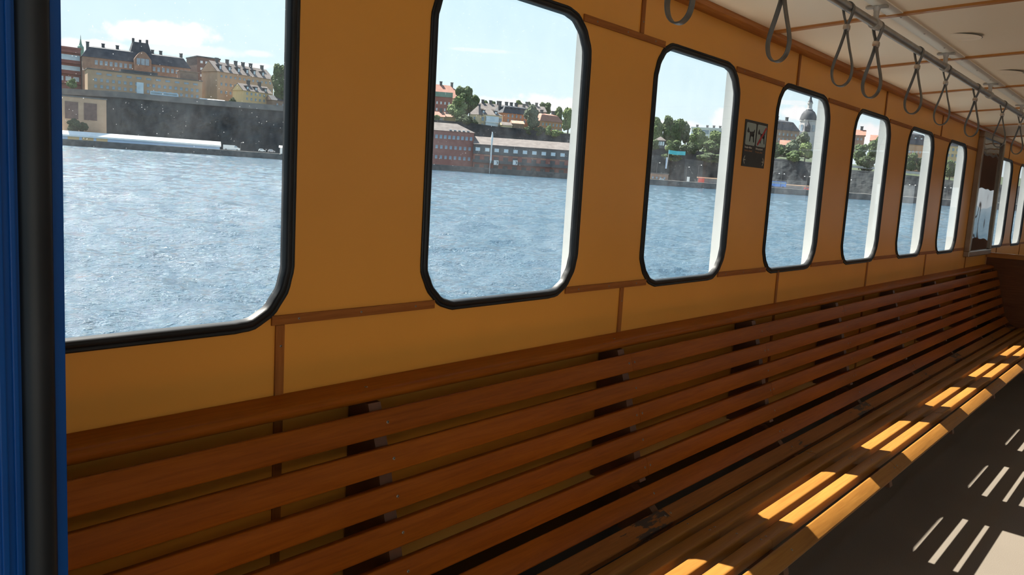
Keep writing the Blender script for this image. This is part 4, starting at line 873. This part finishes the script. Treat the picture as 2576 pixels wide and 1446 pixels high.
T = [
 (706, 272, 166, 62, 446, 'leaf_mid', 'tall green tree at the right edge of the first window'),
 (180, 220, 196, 28, 436, 'leaf_light', 'small round green bush at the foot of the red office building', 'bush'),
 (588, 268, 244, 22, 438, 'leaf_dark', 'dark green bush left of the small yellow house', 'bush'),
 (186, 330, 298, 44, 407, 'leaf_dark', 'dark bush in front of the tan building against the cliff, left one', 'bush'),
 (206, 330, 306, 34, 407, 'leaf_dark', 'lower dark bush in front of the tan building against the cliff, right one', 'bush'),
 (1148, 306, 244, 56, 440, 'leaf_light', 'bright green rounded tree, left and lower of the big trees in the second window'),
 (1164, 304, 220, 60, 448, 'leaf_mid', 'highest of the big trees beside the red tiled roof'),
 (1192, 304, 238, 46, 452, 'leaf_mid', 'right-hand big tree behind the yellow villa wing'),
 (1168, 324, 286, 44, 431, 'leaf_dark', 'dark bush on the slope below the bright rounded tree', 'bush'),
 (1190, 326, 300, 34, 430, 'leaf_dark', 'dark bush in front of the yellow villa wing', 'bush'),
 (1095, 306, 288, 26, 434, 'leaf_light', 'light bush by the tiled cottage', 'bush'),
 (1218, 300, 252, 24, 490, 'leaf_mid', 'small tree top behind the grey roofs, left one'), (1236, 300, 256, 28, 490, 'leaf_mid', 'small tree top behind the grey roofs, right one'),
 (1306, 300, 253, 30, 490, 'leaf_light', 'light tree rising behind the orange building'), (1326, 300, 256, 22, 490, 'leaf_grey', 'slim tree behind the orange building, right of the light one'),
 (1336, 334, 266, 48, 432, 'leaf_grey', 'large round grey-green tree between the two orange buildings'),
 (1368, 304, 259, 40, 492, 'leaf_mid', 'tree crown rising behind the red mansard roof'),
 (1404, 332, 268, 32, 455, 'leaf_mid', 'tree right behind the orange brick house'), (1428, 336, 272, 36, 436, 'leaf_light', 'light green tree at the right edge of the second window'),
 (1330, 340, 318, 30, 429, 'leaf_dark', 'dark bush below the round grey-green tree', 'bush'), (1358, 342, 316, 34, 429, 'leaf_dark', 'dark bush in front of the orange brick house', 'bush'),
 (1378, 342, 314, 22, 428, 'leaf_light', 'light pointed bush in front of the orange brick house', 'bush'), (1402, 345, 326, 36, 428, 'leaf_light', 'low light bush at the clifftop right of the orange brick house', 'bush'),
 (1650, 372, 296, 40, 440, 'leaf_light', 'leftmost light tree in the third window'), (1678, 374, 294, 48, 442, 'leaf_mid', 'tall bushy tree left of centre in the third window'),
 (1703, 374, 298, 46, 444, 'leaf_mid', 'highest tree of the third window beside the white block'), (1722, 376, 306, 34, 446, 'leaf_grey', 'grey-green tree just left of the white modern block'),
 (1756, 386, 322, 52, 436, 'leaf_light', 'broad light green tree below the white modern block'), (1796, 388, 330, 50, 436, 'leaf_light', 'light green tree right of the broad one in the third window'),
 (1780, 392, 350, 60, 430, 'leaf_mid', 'lower green bush mass below the white block, right', 'bush'), (1640, 384, 350, 50, 430, 'leaf_mid', 'bush beside the wooden pavilion, left', 'bush'),
 (1700, 386, 350, 44, 430, 'leaf_mid', 'bush right of the wooden pavilion', 'bush'), (1732, 390, 356, 44, 428, 'leaf_dark', 'dark bush above the turquoise fence', 'bush'), (1684, 378, 352, 26, 426, 'leaf_light', 'light bush just above the turquoise fence', 'bush'),
 (1820, 394, 342, 50, 434, 'leaf_mid', 'tree by the white post of the third window'), (1690, 404, 384, 60, 420, 'leaf_dark', 'dark scrub on the cliff under the turquoise fence', 'bush'), (1790, 410, 384, 90, 420, 'leaf_dark', 'dark scrub on the cliff at the right of the third window', 'bush'),
 (1950, 402, 358, 40, 436, 'leaf_mid', 'green tree at the left edge of the fourth window'), (1985, 404, 352, 48, 438, 'leaf_grey', 'grey-green tree below the red-roofed house'), (2018, 392, 334, 46, 470, 'leaf_grey', 'grey-green tree at the foot of the domed church'),
 (2024, 404, 358, 44, 432, 'leaf_light', 'bright green tree right of centre in the fourth window'), (1998, 410, 376, 50, 430, 'leaf_mid', 'bush at the clifftop in the fourth window', 'bush'),
 (2160, 424, 364, 48, 440, 'leaf_mid', 'dark green tree at the left of the fifth window'), (2188, 420, 352, 46, 450, 'leaf_mid', 'mid green tree in the middle of the fifth window'), (2208, 420, 346, 40, 458, 'leaf_mid', 'highest tree at the right of the fifth window'), (2176, 428, 392, 60, 434, 'leaf_dark', 'dark bush behind the railing in the fifth window', 'bush'),
 (2290, 434, 386, 42, 440, 'leaf_mid', 'green tree in front of the mansard block'), (2316, 438, 396, 34, 438, 'leaf_dark', 'dark tree right of centre in the sixth window'), (2388, 450, 404, 44, 440, 'leaf_mid', 'green tree in front of the yellow block in the seventh window'),
]
for t_ in T: tree(*t_)
# ------------------------------------------------------------------ light
sun = bpy.data.lights.new('sun', 'SUN'); sun.energy = 18; sun.angle = math.radians(.53); sun.color = (1, .93, .82)
so = bpy.data.objects.new('sun', sun); C.objects.link(so)
so.rotation_mode = 'QUATERNION'; so.rotation_quaternion = Vector((0, 0, 1)).rotation_difference(Vector((.04, .69, 1)).normalized()); so.location = (0, 20, 30)
w = bpy.data.worlds.new('world'); sc.world = w; w.use_nodes = True; nt = w.node_tree; bg = nt.nodes['Background']
tc = nt.nodes.new('ShaderNodeTexCoord'); vec = tc.outputs['Generated']
def dot(v3):
    n = N(nt, 'ShaderNodeVectorMath', operation='DOT_PRODUCT'); nt.links.new(vec, n.inputs[0]); n.inputs[1].default_value = tuple(v3); return n.outputs['Value']
def math_(op, a, b_=None, c=None):
    n = N(nt, 'ShaderNodeMath', operation=op)
    for i, x in enumerate((a, b_, c)):
        if x is None: continue
        if isinstance(x, (int, float)): n.inputs[i].default_value = x
        else: nt.links.new(x, n.inputs[i])
    return n.outputs[0]
el = dot(NUP)
base = ramp(nt, el, [(0.0, (.92, 1.0, 1.03)), (.10, (.80, .98, 1.04)), (.25, (.68, .92, 1.04)), (.55, (.50, .72, .98)), (1.0, (.30, .48, .80))])
nz = N(nt, 'ShaderNodeTexNoise', Scale=14.0, Detail=8, Roughness=.55); nt.links.new(vec, nz.inputs['Vector'])
nz2 = N(nt, 'ShaderNodeTexNoise', Scale=60.0, Detail=4, Roughness=.5); nt.links.new(vec, nz2.inputs['Vector'])
cl = None
for (u, v, ru, rv, k) in ((390, 84, 175, 36, 1.0), (200, 112, 150, 20, .9), (650, 135, 60, 14, .55), (640, 165, 90, 12, .6), (1385, 262, 95, 36, 1.0), (1290, 262, 70, 18, .7), (1220, 252, 60, 14, .5), (1185, 125, 120, 7, .35),
                          (1700, 318, 90, 18, .6), (1830, 300, 50, 26, .7), (2000, 285, 60, 22, .85), (1985, 258, 60, 8, .5), (2188, 342, 62, 34, 1.0), (2330, 360, 60, 14, .7), (500, 128, 200, 18, .5), (2120, 335, 60, 14, .6)):
    c0 = (Fv*F+Rv*(u-CX)+Uv*(CY-v)).normalized(); a1 = (Fv*F+Rv*(u+1-CX)+Uv*(CY-v-.066)).normalized()-c0; s = a1.length; a1.normalize(); b1 = c0.cross(a1)
    x = math_('DIVIDE', dot(a1), ru*s); y = math_('DIVIDE', dot(b1), rv*s)
    r2 = math_('SQRT', math_('ADD', math_('MULTIPLY', x, x), math_('MULTIPLY', y, y)))
    front_ = math_('GREATER_THAN', dot(c0), 0)
    ns = math_('MULTIPLY', math_('SUBTRACT', math_('ADD', math_('MULTIPLY', nz.outputs['Fac'], .55), math_('MULTIPLY', nz2.outputs['Fac'], .45)), .5), 2.6)
    mval = math_('ADD', math_('SUBTRACT', 1.0, r2), ns)
    mr = nt.nodes.new('ShaderNodeMapRange'); mr.interpolation_type = 'SMOOTHSTEP'; mr.inputs['From Min'].default_value = .05; mr.inputs['From Max'].default_value = .55; mr.inputs['To Max'].default_value = k; nt.links.new(mval, mr.inputs['Value'])
    mm = math_('MULTIPLY', mr.outputs[0], front_)
    cl = mm if cl is None else math_('MAXIMUM', cl, mm)
mx = N(nt, 'ShaderNodeMix', data_type='RGBA'); nt.links.new(cl, mx.inputs[0]); nt.links.new(base, mx.inputs[6]); mx.inputs[7].default_value = (1.15, 1.08, 1.08, 1)
nt.links.new(mx.outputs[2], bg.inputs['Color']); bg.inputs['Strength'].default_value = 1.0
sc.view_settings.view_transform = 'Standard'; sc.view_settings.look = 'None'; sc.view_settings.gamma = 1.0; sc.view_settings.use_curve_mapping = False
sc.view_settings.exposure = 0.0
sc.cycles.max_bounces = 14; sc.cycles.diffuse_bounces = 8; sc.cycles.transparent_max_bounces = 16; sc.cycles.sample_clamp_indirect = 6
